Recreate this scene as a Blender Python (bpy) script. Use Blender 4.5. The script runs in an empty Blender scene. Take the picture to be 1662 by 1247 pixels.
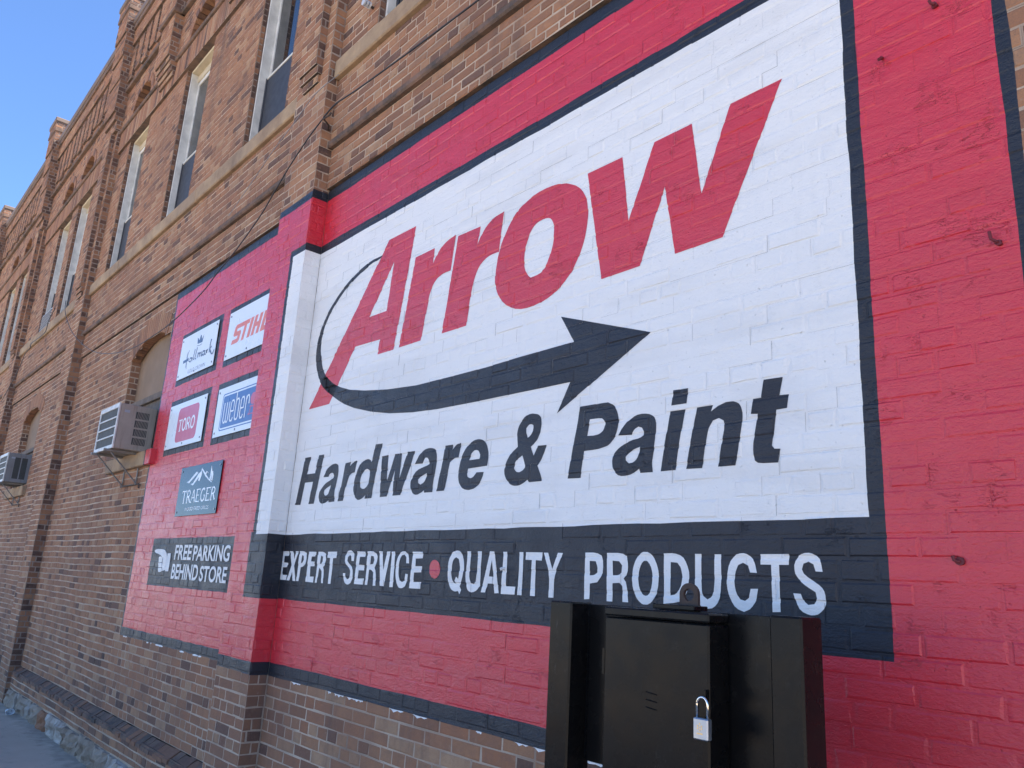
import bpy, math, random
import numpy as np
from mathutils import Matrix, Vector
from mathutils.geometry import delaunay_2d_cdt, tessellate_polygon

random.seed(7)
SC = bpy.context.scene
COL = SC.collection

# ------------------------------------------------------------------ camera
EYE = (0.0, -2.35, 1.68)
CAM_ROWS = ((0.659811, 0.749361, 0.055753), (0.153584, -0.207116, 0.966186), (-0.735569, 0.628937, 0.251748))
cam = bpy.data.cameras.new('camera')
cam.sensor_width = 36.0
cam.lens = 1287.01 / 1662.0 * 36.0
cam.clip_start = 0.05
cam.clip_end = 3000.0
cam_ob = bpy.data.objects.new('camera', cam)
COL.objects.link(cam_ob)
_r, _u, _f = [Vector(v) for v in CAM_ROWS]
cam_ob.matrix_world = Matrix((
    (_r.x, _u.x, -_f.x, EYE[0]), (_r.y, _u.y, -_f.y, EYE[1]), (_r.z, _u.z, -_f.z, EYE[2]), (0, 0, 0, 1)))
SC.camera = cam_ob

# ------------------------------------------------------------------ sky, sun, exposure
SUN_EL = math.radians(54)
SUN_AZ = math.radians(25)         # from +Y (behind the wall) towards +X
sun_dir = Vector((math.sin(SUN_AZ) * math.cos(SUN_EL), math.cos(SUN_AZ) * math.cos(SUN_EL), math.sin(SUN_EL)))
world = bpy.data.worlds.new('World')
SC.world = world
world.use_nodes = True
wn = world.node_tree
bg = wn.nodes['Background']
sky = wn.nodes.new('ShaderNodeTexSky')
sky.sky_type = 'NISHITA'
sky.sun_disc = False
sky.sun_elevation = SUN_EL
sky.sun_rotation = SUN_AZ
sky.altitude = 0
sky.air_density = 0.7
sky.dust_density = 0.0
sky.ozone_density = 8.0
bg.inputs['Strength'].default_value = 0.102
wn.links.new(sky.outputs[0], bg.inputs[0])
sun = bpy.data.lights.new('sun', 'SUN')
sun.energy = 5.0
sun.angle = math.radians(0.53)
sun.color = (1.0, 0.90, 0.75)
sun_ob = bpy.data.objects.new('sun', sun)
COL.objects.link(sun_ob)
sun_ob.location = (0, 20, 30)
sun_ob.rotation_euler = sun_dir.to_track_quat('Z', 'Y').to_euler()
SC.view_settings.view_transform = 'Standard'
SC.view_settings.look = 'None'
SC.view_settings.gamma = 1.0
SC.view_settings.use_curve_mapping = False
SC.view_settings.exposure = 1.94
SC.render.engine = 'CYCLES'
SC.cycles.max_bounces = 6
SC.cycles.use_denoising = True

# ------------------------------------------------------------------ materials
MATS = {}


class NT:
    def __init__(self, name):
        self.m = bpy.data.materials.new(name)
        self.m.use_nodes = True
        self.t = self.m.node_tree
        self.b = self.t.nodes['Principled BSDF']
        g = self.t.nodes.new('ShaderNodeNewGeometry')
        self.pos = g.outputs['Position']
        MATS[name] = self.m

    def n(self, kind, **kw):
        nd = self.t.nodes.new(kind)
        for k, v in kw.items():
            setattr(nd, k, v)
        return nd

    def l(self, a, b):
        self.t.links.new(a, b)

    def scaled(self, sx, sy, sz):
        mp = self.n('ShaderNodeMapping')
        mp.inputs['Scale'].default_value = (sx, sy, sz)
        self.l(self.pos, mp.inputs['Vector'])
        return mp.outputs[0]

    def noise(self, scale, detail=3, rough=0.55, vec=None, dist=0.0):
        nd = self.n('ShaderNodeTexNoise')
        nd.inputs['Scale'].default_value = scale
        nd.inputs['Detail'].default_value = detail
        nd.inputs['Roughness'].default_value = rough
        nd.inputs['Distortion'].default_value = dist
        self.l(vec or self.pos, nd.inputs['Vector'])
        return nd.outputs['Fac']

    def attr(self, name):
        nd = self.n('ShaderNodeAttribute')
        nd.attribute_name = name
        return nd.outputs['Fac']

    def ramp(self, fac, stops, interp='LINEAR'):
        nd = self.n('ShaderNodeValToRGB')
        cr = nd.color_ramp
        cr.interpolation = interp
        while len(cr.elements) < len(stops):
            cr.elements.new(0.5)
        for e, (p, c) in zip(cr.elements, stops):
            e.position = p
            e.color = (*c, 1) if len(c) == 3 else c
        self.l(fac, nd.inputs[0])
        return nd.outputs[0]

    def mix(self, fac, a, b, mode='MIX'):
        nd = self.n('ShaderNodeMix', data_type='RGBA', blend_type=mode)
        for s, v in ((nd.inputs[0], fac), (nd.inputs[6], a), (nd.inputs[7], b)):
            if isinstance(v, (int, float)):
                s.default_value = v
            elif isinstance(v, tuple):
                s.default_value = (*v, 1)
            else:
                self.l(v, s)
        return nd.outputs[2]

    def math(self, op, a, b=0.0):
        nd = self.n('ShaderNodeMath', operation=op)
        for s, v in ((nd.inputs[0], a), (nd.inputs[1], b)):
            if isinstance(v, (int, float)):
                s.default_value = v
            else:
                self.l(v, s)
        return nd.outputs[0]

    def rng(self, fac, a, b, lo, hi):
        nd = self.n('ShaderNodeMapRange')
        self.l(fac, nd.inputs[0])
        for i, v in zip((1, 2, 3, 4), (a, b, lo, hi)):
            nd.inputs[i].default_value = v
        return nd.outputs[0]

    def bump(self, height, dist, strength=1.0, prev=None):
        nd = self.n('ShaderNodeBump')
        nd.inputs['Strength'].default_value = strength
        nd.inputs['Distance'].default_value = dist
        self.l(height, nd.inputs['Height'])
        if prev is not None:
            self.l(prev, nd.inputs['Normal'])
        return nd.outputs[0]

    def out(self, color=None, rough=None, normal=None, metal=None, spec=None):
        for k, v in (('Base Color', color), ('Roughness', rough), ('Normal', normal), ('Metallic', metal), ('Specular IOR Level', spec)):
            if v is None:
                continue
            s = self.b.inputs[k]
            if isinstance(v, (int, float)):
                s.default_value = v
            elif isinstance(v, tuple):
                s.default_value = (*v, 1)
            else:
                self.l(v, s)
        return self.m


def paint_mat(name, col, rough=0.40, fade=(0.5, 0.5, 0.5), spec=0.6, dirt=0.3, crackc=0.42):
    k = NT(name)
    mixc = lambda t: tuple(x * (1 - t) + f * t for x, f in zip(col, fade))
    dark = tuple(x * 0.6 for x in col)
    # broad fading, roller laps, rain streaks, chips
    c = k.mix(k.rng(k.noise(1.1, 4, 0.6), 0.35, 0.7, 0.0, 0.5), col, mixc(0.12))
    lap = k.noise(1.0, 3, 0.5, k.scaled(0.9, 0.9, 5.5))
    c = k.mix(k.rng(lap, 0.52, 0.60, 0.0, 0.16), c, dark)
    streak = k.noise(1.0, 5, 0.65, k.scaled(13, 13, 0.55))
    c = k.mix(k.rng(streak, 0.58, 0.78, 0.0, dirt), c, tuple(x * 0.55 + 0.02 for x in col))
    c = k.mix(k.rng(k.noise(9, 5, 0.7), 0.62, 0.82, 0.0, dirt), c, tuple(0.5 * x + 0.02 for x in col))
    chip = k.rng(k.noise(31, 4, 0.75), 0.735, 0.75, 0.0, 1.0)
    c = k.mix(k.math('MULTIPLY', chip, 0.7), c, (0.17, 0.12, 0.10))
    # hair cracks of old paint over brick
    crack = k.noise(1.6, 6, 0.62, k.scaled(7, 7, 24), 1.2)
    ridge = k.math('ABSOLUTE', k.math('SUBTRACT', crack, 0.5))
    line = k.rng(ridge, 0.0, 0.010, 0.0, 1.0)
    gate = k.rng(k.noise(6.3, 3), 0.57, 0.64, 0.0, 1.0)
    line = k.math('MAXIMUM', line, k.math('SUBTRACT', 1.0, gate))
    pit = k.rng(k.noise(70, 2), 0.25, 0.31, 0.0, 1.0)
    b = k.bump(k.noise(15, 5, 0.65, k.scaled(1, 1, 1.7)), 0.0055, 0.9)
    b = k.bump(k.noise(42, 5, 0.7, k.scaled(1, 1, 2.6)), 0.0032, 0.9, b)
    b = k.bump(k.noise(140, 3, 0.6), 0.0012, 0.8, b)
    b = k.bump(line, 0.0022, 0.8 if crackc > 0.2 else 0.35, b)
    b = k.bump(pit, 0.0025, 0.7, b)
    b = k.bump(chip, 0.001, -0.8, b)
    c = k.mix(k.rng(line, 0.0, 1.0, crackc, 0.0), c, tuple(x * 0.4 for x in col))
    c = k.mix(k.rng(pit, 0.0, 1.0, 0.3, 0.0), c, tuple(x * 0.45 for x in col))
    r = k.rng(k.noise(6, 3), 0.3, 0.7, rough - 0.06, rough + 0.1)
    return k.out(c, r, b, spec=spec)


paint_mat('red_paint', (0.57, 0.018, 0.034), 0.34, (0.52, 0.12, 0.14), 0.75, 0.18, 0.3)
paint_mat('white_paint', (0.76, 0.755, 0.74), 0.5, (0.62, 0.60, 0.56), 0.5, 0.11, 0.11)
paint_mat('black_paint', (0.017, 0.019, 0.027), 0.43, (0.05, 0.05, 0.06), 0.42, 0.3)

k = NT('brick')
r = k.attr('rnd')
shift = k.n('ShaderNodeVectorMath', operation='ADD')
cmb = k.n('ShaderNodeCombineXYZ')
k.l(k.math('MULTIPLY', r, 91.0), cmb.inputs[0])
k.l(k.math('MULTIPLY', r, 47.0), cmb.inputs[2])
k.l(k.pos, shift.inputs[0])
k.l(cmb.outputs[0], shift.inputs[1])
own = shift.outputs[0]
c = k.ramp(r, [(0.0, (0.085, 0.052, 0.043)), (0.12, (0.145, 0.08, 0.058)), (0.27, (0.25, 0.122, 0.070)), (0.45, (0.325, 0.160, 0.088)),
               (0.62, (0.355, 0.185, 0.10)), (0.78, (0.31, 0.140, 0.075)), (0.9, (0.375, 0.215, 0.122)), (1.0, (0.41, 0.26, 0.155))])
c = k.mix(k.rng(k.noise(13, 5, 0.65, own), 0.40, 0.75, 0.0, 0.6), c, (0.20, 0.115, 0.08))
c = k.mix(k.rng(k.noise(21, 4, 0.7, own), 0.58, 0.78, 0.0, 0.45), c, (0.42, 0.25, 0.15))
c = k.mix(k.rng(k.noise(0.55, 5, 0.6), 0.46, 0.72, 0.0, 0.65), c, (0.185, 0.10, 0.07))
c = k.mix(k.rng(k.noise(1.0, 5, 0.65, k.scaled(5.5, 5.5, 0.35)), 0.55, 0.75, 0.0, 0.6), c, (0.12, 0.085, 0.07))
c = k.mix(k.rng(k.noise(45, 4, 0.7, k.scaled(1, 1, 0.6)), 0.62, 0.8, 0.0, 0.4), c, (0.46, 0.37, 0.29))
b = k.bump(k.noise(60, 4, 0.7), 0.005, 0.9)
b = k.bump(k.noise(14, 3), 0.008, 0.6, b)
k.out(c, 0.85, b, spec=0.3)

k = NT('sooty_brick')
c = k.mix(k.rng(k.noise(5, 5, 0.7), 0.35, 0.65, 0.0, 1.0), (0.21, 0.13, 0.095), (0.075, 0.062, 0.055))
k.out(c, 0.9, k.bump(k.noise(45, 4, 0.7), 0.006, 0.9), spec=0.3)

k = NT('mortar')
c = k.mix(k.rng(k.noise(2.2, 4), 0.35, 0.7, 0.0, 1.0), (0.52, 0.41, 0.31), (0.27, 0.185, 0.135))
c = k.mix(k.rng(k.noise(60, 3), 0.45, 0.75, 0.0, 0.3), c, (0.25, 0.20, 0.16))
k.out(c, 0.95, k.bump(k.noise(110, 3), 0.003, 0.7), spec=0.2)

k = NT('dark_mortar')
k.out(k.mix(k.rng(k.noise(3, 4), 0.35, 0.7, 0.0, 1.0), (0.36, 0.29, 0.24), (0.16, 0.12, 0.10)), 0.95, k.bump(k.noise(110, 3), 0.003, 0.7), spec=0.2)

k = NT('pale_render')
k.out(k.mix(k.rng(k.noise(6, 5, 0.7), 0.38, 0.62, 0.0, 1.0), (0.54, 0.48, 0.42), (0.27, 0.21, 0.165)), 0.95, k.bump(k.noise(14, 6, 0.7), 0.02, 0.9), spec=0.2)

k = NT('limestone')
c = k.mix(k.rng(k.noise(4, 5, 0.65), 0.35, 0.7, 0.0, 1.0), (0.40, 0.285, 0.175), (0.22, 0.15, 0.10))
c = k.mix(k.rng(k.noise(1.3, 3), 0.5, 0.75, 0.0, 0.6), c, (0.15, 0.12, 0.10))
k.out(c, 0.88, k.bump(k.noise(50, 5, 0.7), 0.006, 0.8), spec=0.3)

k = NT('foundation_stone')
c = k.mix(k.rng(k.noise(5, 5, 0.7), 0.35, 0.68, 0.0, 1.0), (0.40, 0.32, 0.25), (0.20, 0.145, 0.105))
c = k.mix(k.rng(k.noise(1.8, 3), 0.55, 0.62, 0.0, 0.8), c, (0.36, 0.31, 0.27))
k.out(c, 0.92, k.bump(k.noise(18, 6, 0.7), 0.02, 0.9), spec=0.25)


def plain(name, col, rough, metal=0.0, spec=0.5, nscale=20, nvar=0.25, bumpd=0.0, bscale=60):
    k = NT(name)
    c = k.mix(k.rng(k.noise(nscale, 4), 0.35, 0.7, 0.0, nvar), col, tuple(x * 0.55 for x in col))
    nb = k.bump(k.noise(bscale, 3), bumpd, 0.6) if bumpd else None
    rr = k.rng(k.noise(nscale * 0.6, 3), 0.3, 0.7, max(rough - 0.05, 0.02), min(rough + 0.06, 1))
    return k.out(c, rr, nb, metal, spec)


plain('window_white', (0.70, 0.69, 0.64), 0.6, bumpd=0.001, nscale=9, nvar=0.6)
plain('cream_wood', (0.60, 0.52, 0.38), 0.65, nscale=6, nvar=0.5, bumpd=0.001)
plain('screen_mesh', (0.035, 0.037, 0.045), 0.6)
plain('board_tan', (0.235, 0.155, 0.095), 0.75, nscale=4, nvar=0.45, bumpd=0.002, bscale=9)
plain('old_wood', (0.16, 0.125, 0.10), 0.85, nscale=12, nvar=0.8, bumpd=0.004, bscale=25)
plain('coping_metal', (0.17, 0.125, 0.105), 0.75, nscale=3, nvar=0.5)
plain('sheet_white', (0.72, 0.77, 0.80), 0.3, spec=0.5, nscale=3, nvar=0.05)
plain('sheet_charcoal', (0.028, 0.034, 0.045), 0.2, spec=0.3, nscale=3, nvar=0.2)
plain('print_white', (0.78, 0.80, 0.82), 0.35, nvar=0.04)
plain('print_navy', (0.06, 0.10, 0.18), 0.35, nvar=0.1)
plain('print_grey', (0.28, 0.31, 0.36), 0.35, nvar=0.1)
plain('print_orange', (0.72, 0.19, 0.12), 0.35, nvar=0.05)
plain('print_red', (0.55, 0.10, 0.16), 0.35, nvar=0.05)
plain('print_blue', (0.055, 0.13, 0.33), 0.32, nvar=0.05)
plain('screw_steel', (0.25, 0.25, 0.26), 0.4, metal=0.9)
for _nm, _c in (('ac_body', (0.31, 0.275, 0.235)), ('ac_body_grey', (0.20, 0.203, 0.212))):
    k = NT(_nm)
    c = k.mix(k.rng(k.noise(5, 5, 0.6), 0.4, 0.7, 0.0, 0.5), _c, tuple(x * 0.6 for x in _c))
    c = k.mix(k.rng(k.noise(1.0, 4, 0.6, k.scaled(30, 30, 2.2)), 0.55, 0.75, 0.0, 0.55), c, (0.13, 0.085, 0.06))
    c = k.mix(k.rng(k.noise(26, 4, 0.7), 0.66, 0.72, 0.0, 0.8), c, (0.12, 0.06, 0.035))
    k.out(c, 0.55, k.bump(k.noise(6, 2), 0.006, 0.3), spec=0.4)
plain('ac_trim', (0.62, 0.61, 0.58), 0.45, nscale=14, nvar=0.75)
plain('ac_dark', (0.05, 0.052, 0.05), 0.7, nscale=40)
plain('galvanised', (0.26, 0.25, 0.24), 0.5, metal=0.5, nscale=9, nvar=0.5)
plain('rust', (0.06, 0.042, 0.034), 0.8, nscale=30, nvar=0.6, bumpd=0.001)
plain('cable_black', (0.02, 0.02, 0.022), 0.5)
plain('wire_grey', (0.22, 0.22, 0.23), 0.5)
plain('chrome', (0.75, 0.73, 0.68), 0.14, metal=1.0, nvar=0.05)
plain('lock_steel', (0.42, 0.45, 0.50), 0.36, metal=0.85, nscale=60, nvar=0.15)
plain('brass', (0.62, 0.45, 0.20), 0.3, metal=0.9, nvar=0.1)
plain('porcelain', (0.55, 0.56, 0.58), 0.2)
plain('paper_white', (0.75, 0.77, 0.80), 0.6, nvar=0.15)
plain('roof_tar', (0.06, 0.06, 0.06), 0.9)
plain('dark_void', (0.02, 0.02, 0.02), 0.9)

k = NT('black_steel')
c = k.mix(k.rng(k.noise(2.0, 5, 0.6), 0.4, 0.7, 0.0, 0.7), (0.006, 0.006, 0.0065), (0.013, 0.0125, 0.012))
dust = k.rng(k.noise(28, 5, 0.75), 0.58, 0.8, 0.0, 0.14)
c = k.mix(dust, c, (0.12, 0.11, 0.10))
scr = k.math('ABSOLUTE', k.math('SUBTRACT', k.noise(1.0, 4, 0.5, k.scaled(30, 30, 6), 0.6), 0.5))
scr = k.math('MULTIPLY', k.rng(scr, 0.0, 0.0035, 1.0, 0.0), k.rng(k.noise(3.7, 3), 0.60, 0.68, 0.0, 0.4))
c = k.mix(scr, c, (0.16, 0.15, 0.14))
b = k.bump(k.noise(170, 3, 0.6), 0.0005, 0.45)
b = k.bump(k.noise(4, 2), 0.006, 0.25, b)
k.out(c, k.rng(k.noise(12, 4), 0.3, 0.7, 0.2, 0.33), b, spec=0.14)

k = NT('window_glass')
k.out((0.012, 0.014, 0.017), 0.03, k.bump(k.noise(1.1, 1), 0.01, 0.08), spec=0.8)

k = NT('concrete')
c = k.mix(k.rng(k.noise(1.2, 5, 0.6), 0.35, 0.7, 0.0, 1.0), (0.52, 0.44, 0.345), (0.42, 0.355, 0.28))
c = k.mix(k.rng(k.noise(160, 2), 0.45, 0.7, 0.0, 0.4), c, (0.5, 0.45, 0.38))
c = k.mix(k.rng(k.noise(4, 5, 0.7), 0.55, 0.75, 0.0, 0.5), c, (0.26, 0.235, 0.205))
ck = k.math('ABSOLUTE', k.math('SUBTRACT', k.noise(0.9, 6, 0.6, None, 0.8), 0.5))
c = k.mix(k.rng(ck, 0.0, 0.004, 0.45, 0.0), c, (0.12, 0.11, 0.10))
c = k.mix(k.rng(k.noise(19, 5, 0.7), 0.6, 0.75, 0.0, 0.35), c, (0.20, 0.18, 0.16))
sep = k.n('ShaderNodeSeparateXYZ')
k.l(k.pos, sep.inputs[0])
edge = k.math('ADD', sep.outputs[1], k.rng(k.noise(7, 4), 0.3, 0.7, -0.18, 0.12))
c = k.mix(k.rng(edge, -0.30, -0.12, 0.0, 0.4), c, (0.13, 0.11, 0.09))
k.out(c, 0.88, k.bump(k.noise(220, 2), 0.003, 0.5), spec=0.3)


# ------------------------------------------------------------------ object helpers
def empty(name, parent=None, loc=(0, 0, 0)):
    o = bpy.data.objects.new(name, None)
    COL.objects.link(o)
    o.location = loc
    if parent:
        o.parent = parent
        o.matrix_parent_inverse = parent.matrix_world.inverted()
    return o


def tag(o, label=None, cat=None, group=None, kind=None):
    for kk, v in (('label', label), ('category', cat), ('group', group), ('kind', kind)):
        if v:
            o[kk] = v
    return o


class MB:
    """collects polygons for ONE mesh object"""
    def __init__(self):
        self.v, self.f, self.m, self.r, self.slots = [], [], [], [], []

    def slot(self, mat):
        if mat not in self.slots:
            self.slots.append(mat)
        return self.slots.index(mat)

    def add(self, vs, fs, mat, rnd=0.5):
        o = len(self.v)
        self.v.extend(vs)
        s = self.slot(mat)
        for f in fs:
            self.f.append([i + o for i in f])
            self.m.append(s)
            self.r.append(rnd)
        return self

    def box(self, a, b, mat, ch=0.0, rnd=0.5):
        (x0, y0, z0), (x1, y1, z1) = a, b
        if ch <= 0:
            vs = [(x, y, z) for z in (z0, z1) for y in (y0, y1) for x in (x0, x1)]
            fs = [(0, 2, 3, 1), (4, 5, 7, 6), (0, 1, 5, 4), (2, 6, 7, 3), (0, 4, 6, 2), (1, 3, 7, 5)]
            return self.add(vs, fs, mat, rnd)
        vs, idx = [], {}
        lo, hi = (x0, y0, z0), (x1, y1, z1)
        for cx in (0, 1):
            for cy in (0, 1):
                for cz in (0, 1):
                    for ax in range(3):
                        p = []
                        for i, cc in enumerate((cx, cy, cz)):
                            base = hi[i] if cc else lo[i]
                            if i != ax:
                                base += (-ch if cc else ch)
                            p.append(base)
                        idx[(cx, cy, cz, ax)] = len(vs)
                        vs.append(tuple(p))
        fs = []
        for ax in range(3):
            o1, o2 = [i for i in range(3) if i != ax]
            for s in (0, 1):
                q = []
                for c1, c2 in ((0, 0), (1, 0), (1, 1), (0, 1)):
                    t = [0, 0, 0]
                    t[ax], t[o1], t[o2] = s, c1, c2
                    q.append(idx[(*t, ax)])
                fs.append(q)
        for ax in range(3):
            o1, o2 = [i for i in range(3) if i != ax]
            for c1 in (0, 1):
                for c2 in (0, 1):
                    a0, a1 = [0, 0, 0], [0, 0, 0]
                    a0[ax], a1[ax] = 0, 1
                    for t in (a0, a1):
                        t[o1], t[o2] = c1, c2
                    fs.append([idx[(*a0, o1)], idx[(*a1, o1)], idx[(*a1, o2)], idx[(*a0, o2)]])
        for cx in (0, 1):
            for cy in (0, 1):
                for cz in (0, 1):
                    fs.append([idx[(cx, cy, cz, i)] for i in range(3)])
        cen = Vector(((x0 + x1) / 2, (y0 + y1) / 2, (z0 + z1) / 2))
        out = []
        for f in fs:
            ps = [Vector(vs[i]) for i in f]
            nrm = (ps[1] - ps[0]).cross(ps[2] - ps[0])
            if nrm.dot(sum(ps, Vector()) / len(ps) - cen) < 0:
                f = f[::-1]
            out.append(f)
        return self.add(vs, out, mat, rnd)

    def tube(self, pts, rad, mat, n=8, closed=False):
        P = [Vector(p) for p in pts]
        vs, fs = [], []
        m = len(P)
        up = Vector((0.13, 0.37, 0.92)).normalized()
        for i, p in enumerate(P):
            if closed:
                d = P[(i + 1) % m] - P[i - 1]
            else:
                d = P[min(i + 1, m - 1)] - P[max(i - 1, 0)]
            d.normalize()
            a = d.cross(up)
            if a.length < 1e-3:
                a = d.cross(Vector((1, 0, 0)))
            a.normalize()
            b = d.cross(a)
            rr = rad[i] if isinstance(rad, (list, tuple)) else rad
            for j in range(n):
                t = 2 * math.pi * j / n
                vs.append(tuple(p + (a * math.cos(t) + b * math.sin(t)) * rr))
        for i in range(m if closed else m - 1):
            for j in range(n):
                i2 = (i + 1) % m
                fs.append((i * n + j, i * n + (j + 1) % n, i2 * n + (j + 1) % n, i2 * n + j))
        if not closed:
            fs.append(tuple(range(n))[::-1])
            fs.append(tuple((m - 1) * n + j for j in range(n)))
        return self.add(vs, fs, mat)

    def prism(self, pts, y0, y1, mat, holes=()):
        """polygon in (x,z) extruded from y0 (front) to y1"""
        loops = [list(pts)] + [list(h) for h in holes]
        flat = [p for lp in loops for p in lp]
        tris = tessellate_polygon([[Vector((p[0], p[1], 0)) for p in lp] for lp in loops])
        n = len(flat)
        vs = [(p[0], y0, p[1]) for p in flat] + [(p[0], y1, p[1]) for p in flat]
        fs = []
        for t in tris:
            a, b, c = [flat[i] for i in t]
            area = (b[0] - a[0]) * (c[1] - a[1]) - (c[0] - a[0]) * (b[1] - a[1])
            t = tuple(t) if area > 0 else tuple(t)[::-1]
            fs.append(t)
            fs.append(tuple(i + n for i in t[::-1]))
        o = 0
        for lp in loops:
            mlen = len(lp)
            ar = sum(lp[i][0] * lp[(i + 1) % mlen][1] - lp[(i + 1) % mlen][0] * lp[i][1] for i in range(mlen))
            for i in range(mlen):
                j = (i + 1) % mlen
                q = (o + i, o + j, n + o + j, n + o + i)
                fs.append(q[::-1] if ar > 0 else q)
            o += mlen
        return self.add(vs, fs, mat)

    def build(self, name, parent=None, smooth=False):
        me = bpy.data.meshes.new(name)
        me.from_pydata([tuple(p) for p in self.v], [], self.f)
        for s in self.slots:
            me.materials.append(MATS[s])
        me.polygons.foreach_set('material_index', self.m)
        if any(abs(x - 0.5) > 1e-6 for x in self.r) or 'brick' in self.slots:
            at = me.attributes.new('rnd', 'FLOAT', 'FACE')
            at.data.foreach_set('value', self.r)
        if smooth:
            me.polygons.foreach_set('use_smooth', [True] * len(self.f))
        me.update()
        o = bpy.data.objects.new(name, me)
        COL.objects.link(o)
        if parent:
            o.parent = parent
        return o


def inside(poly, x, y):
    c = False
    j = len(poly) - 1
    for i in range(len(poly)):
        xi, yi = poly[i]
        xj, yj = poly[j]
        if (yi > y) != (yj > y) and x < (xj - xi) * (y - yi) / (yj - yi) + xi:
            c = not c
        j = i
    return c


class Shape:
    """even-odd region on a wall sheet"""
    def __init__(self, polys, colour, name=''):
        self.polys, self.colour, self.name = polys, colour, name
        xs = [p[0] for q in polys for p in q]
        ys = [p[1] for q in polys for p in q]
        self.bb = (min(xs), max(xs), min(ys), max(ys))
        self.mb = MB()

    def hit(self, x, y):
        b = self.bb
        if x < b[0] or x > b[1] or y < b[2] or y > b[3]:
            return False
        c = False
        for q in self.polys:
            if inside(q, x, y):
                c = not c
        return c

    def edges_in(self, x0, x1, y0, y1):
        b = self.bb
        if x1 < b[0] or x0 > b[1] or y1 < b[2] or y0 > b[3]:
            return []
        out = []
        for q in self.polys:
            n = len(q)
            for i in range(n):
                a, c = q[i], q[(i + 1) % n]
                if max(a[0], c[0]) >= x0 and min(a[0], c[0]) <= x1 and max(a[1], c[1]) >= y0 and min(a[1], c[1]) <= y1:
                    out.append((a, c))
        return out


def wob_rect(x0, x1, z0, z1, colour, amp=0.0025, step=0.11):
    """hand-painted rectangle: edges waver a little"""
    rg = random.Random(int((x0 * 977 + z0 * 131 + x1 * 37 + z1) * 1000))
    pts = []
    cs = [(x0, z0), (x1, z0), (x1, z1), (x0, z1)]
    for i in range(4):
        a, b = cs[i], cs[(i + 1) % 4]
        L = math.hypot(b[0] - a[0], b[1] - a[1])
        n = max(1, int(L / step))
        nx, nz = -(b[1] - a[1]) / L, (b[0] - a[0]) / L
        for j in range(n):
            t = j / n
            d = rg.uniform(-amp, amp) if j else 0.0
            pts.append((a[0] + (b[0] - a[0]) * t + nx * d, a[1] + (b[1] - a[1]) * t + nz * d))
    return Shape([pts], colour)


# ------------------------------------------------------------------ bricklaying
CP, CP0 = 0.0664, 0.0362          # course height and height of a bed joint
JT = 0.0095
BRICKS = []                        # records of every brick laid


def snap(z):
    return CP0 + round((z - CP0) / CP) * CP


class Sheet:
    """one sheet of brickwork: F faces the street (-Y), R faces along the street (+X)"""
    def __init__(self, part, axis, plane, warp=False):
        self.warp = warp
        self.part, self.axis, self.plane = part, axis, plane

    def P(self, u, v, h):
        if self.warp:
            x = u if self.axis == 'F' else self.plane
            v += 0.0035 * math.sin(x * 1.9 + v * 2.7) + 0.0022 * math.sin(x * 5.3 + v * 9.1) + 0.0016 * math.sin(x * 11.7 - v * 23.0)
        return (u, self.plane - h, v) if self.axis == 'F' else (self.plane + h, u, v)


def project_area(c, w, h, axis):
    d = Vector(c) - Vector(EYE)
    cx, cy, cz = _r.dot(d), _u.dot(d), _f.dot(d)
    if cz < 0.2 or abs(cx / cz) > 0.66 or abs(cy / cz) > 0.50:
        return 0.0
    n = Vector((0, -1, 0)) if axis == 'F' else Vector((1, 0, 0))
    return max(0.0, -n.dot(d.normalized())) * w * h / cz ** 2


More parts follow.
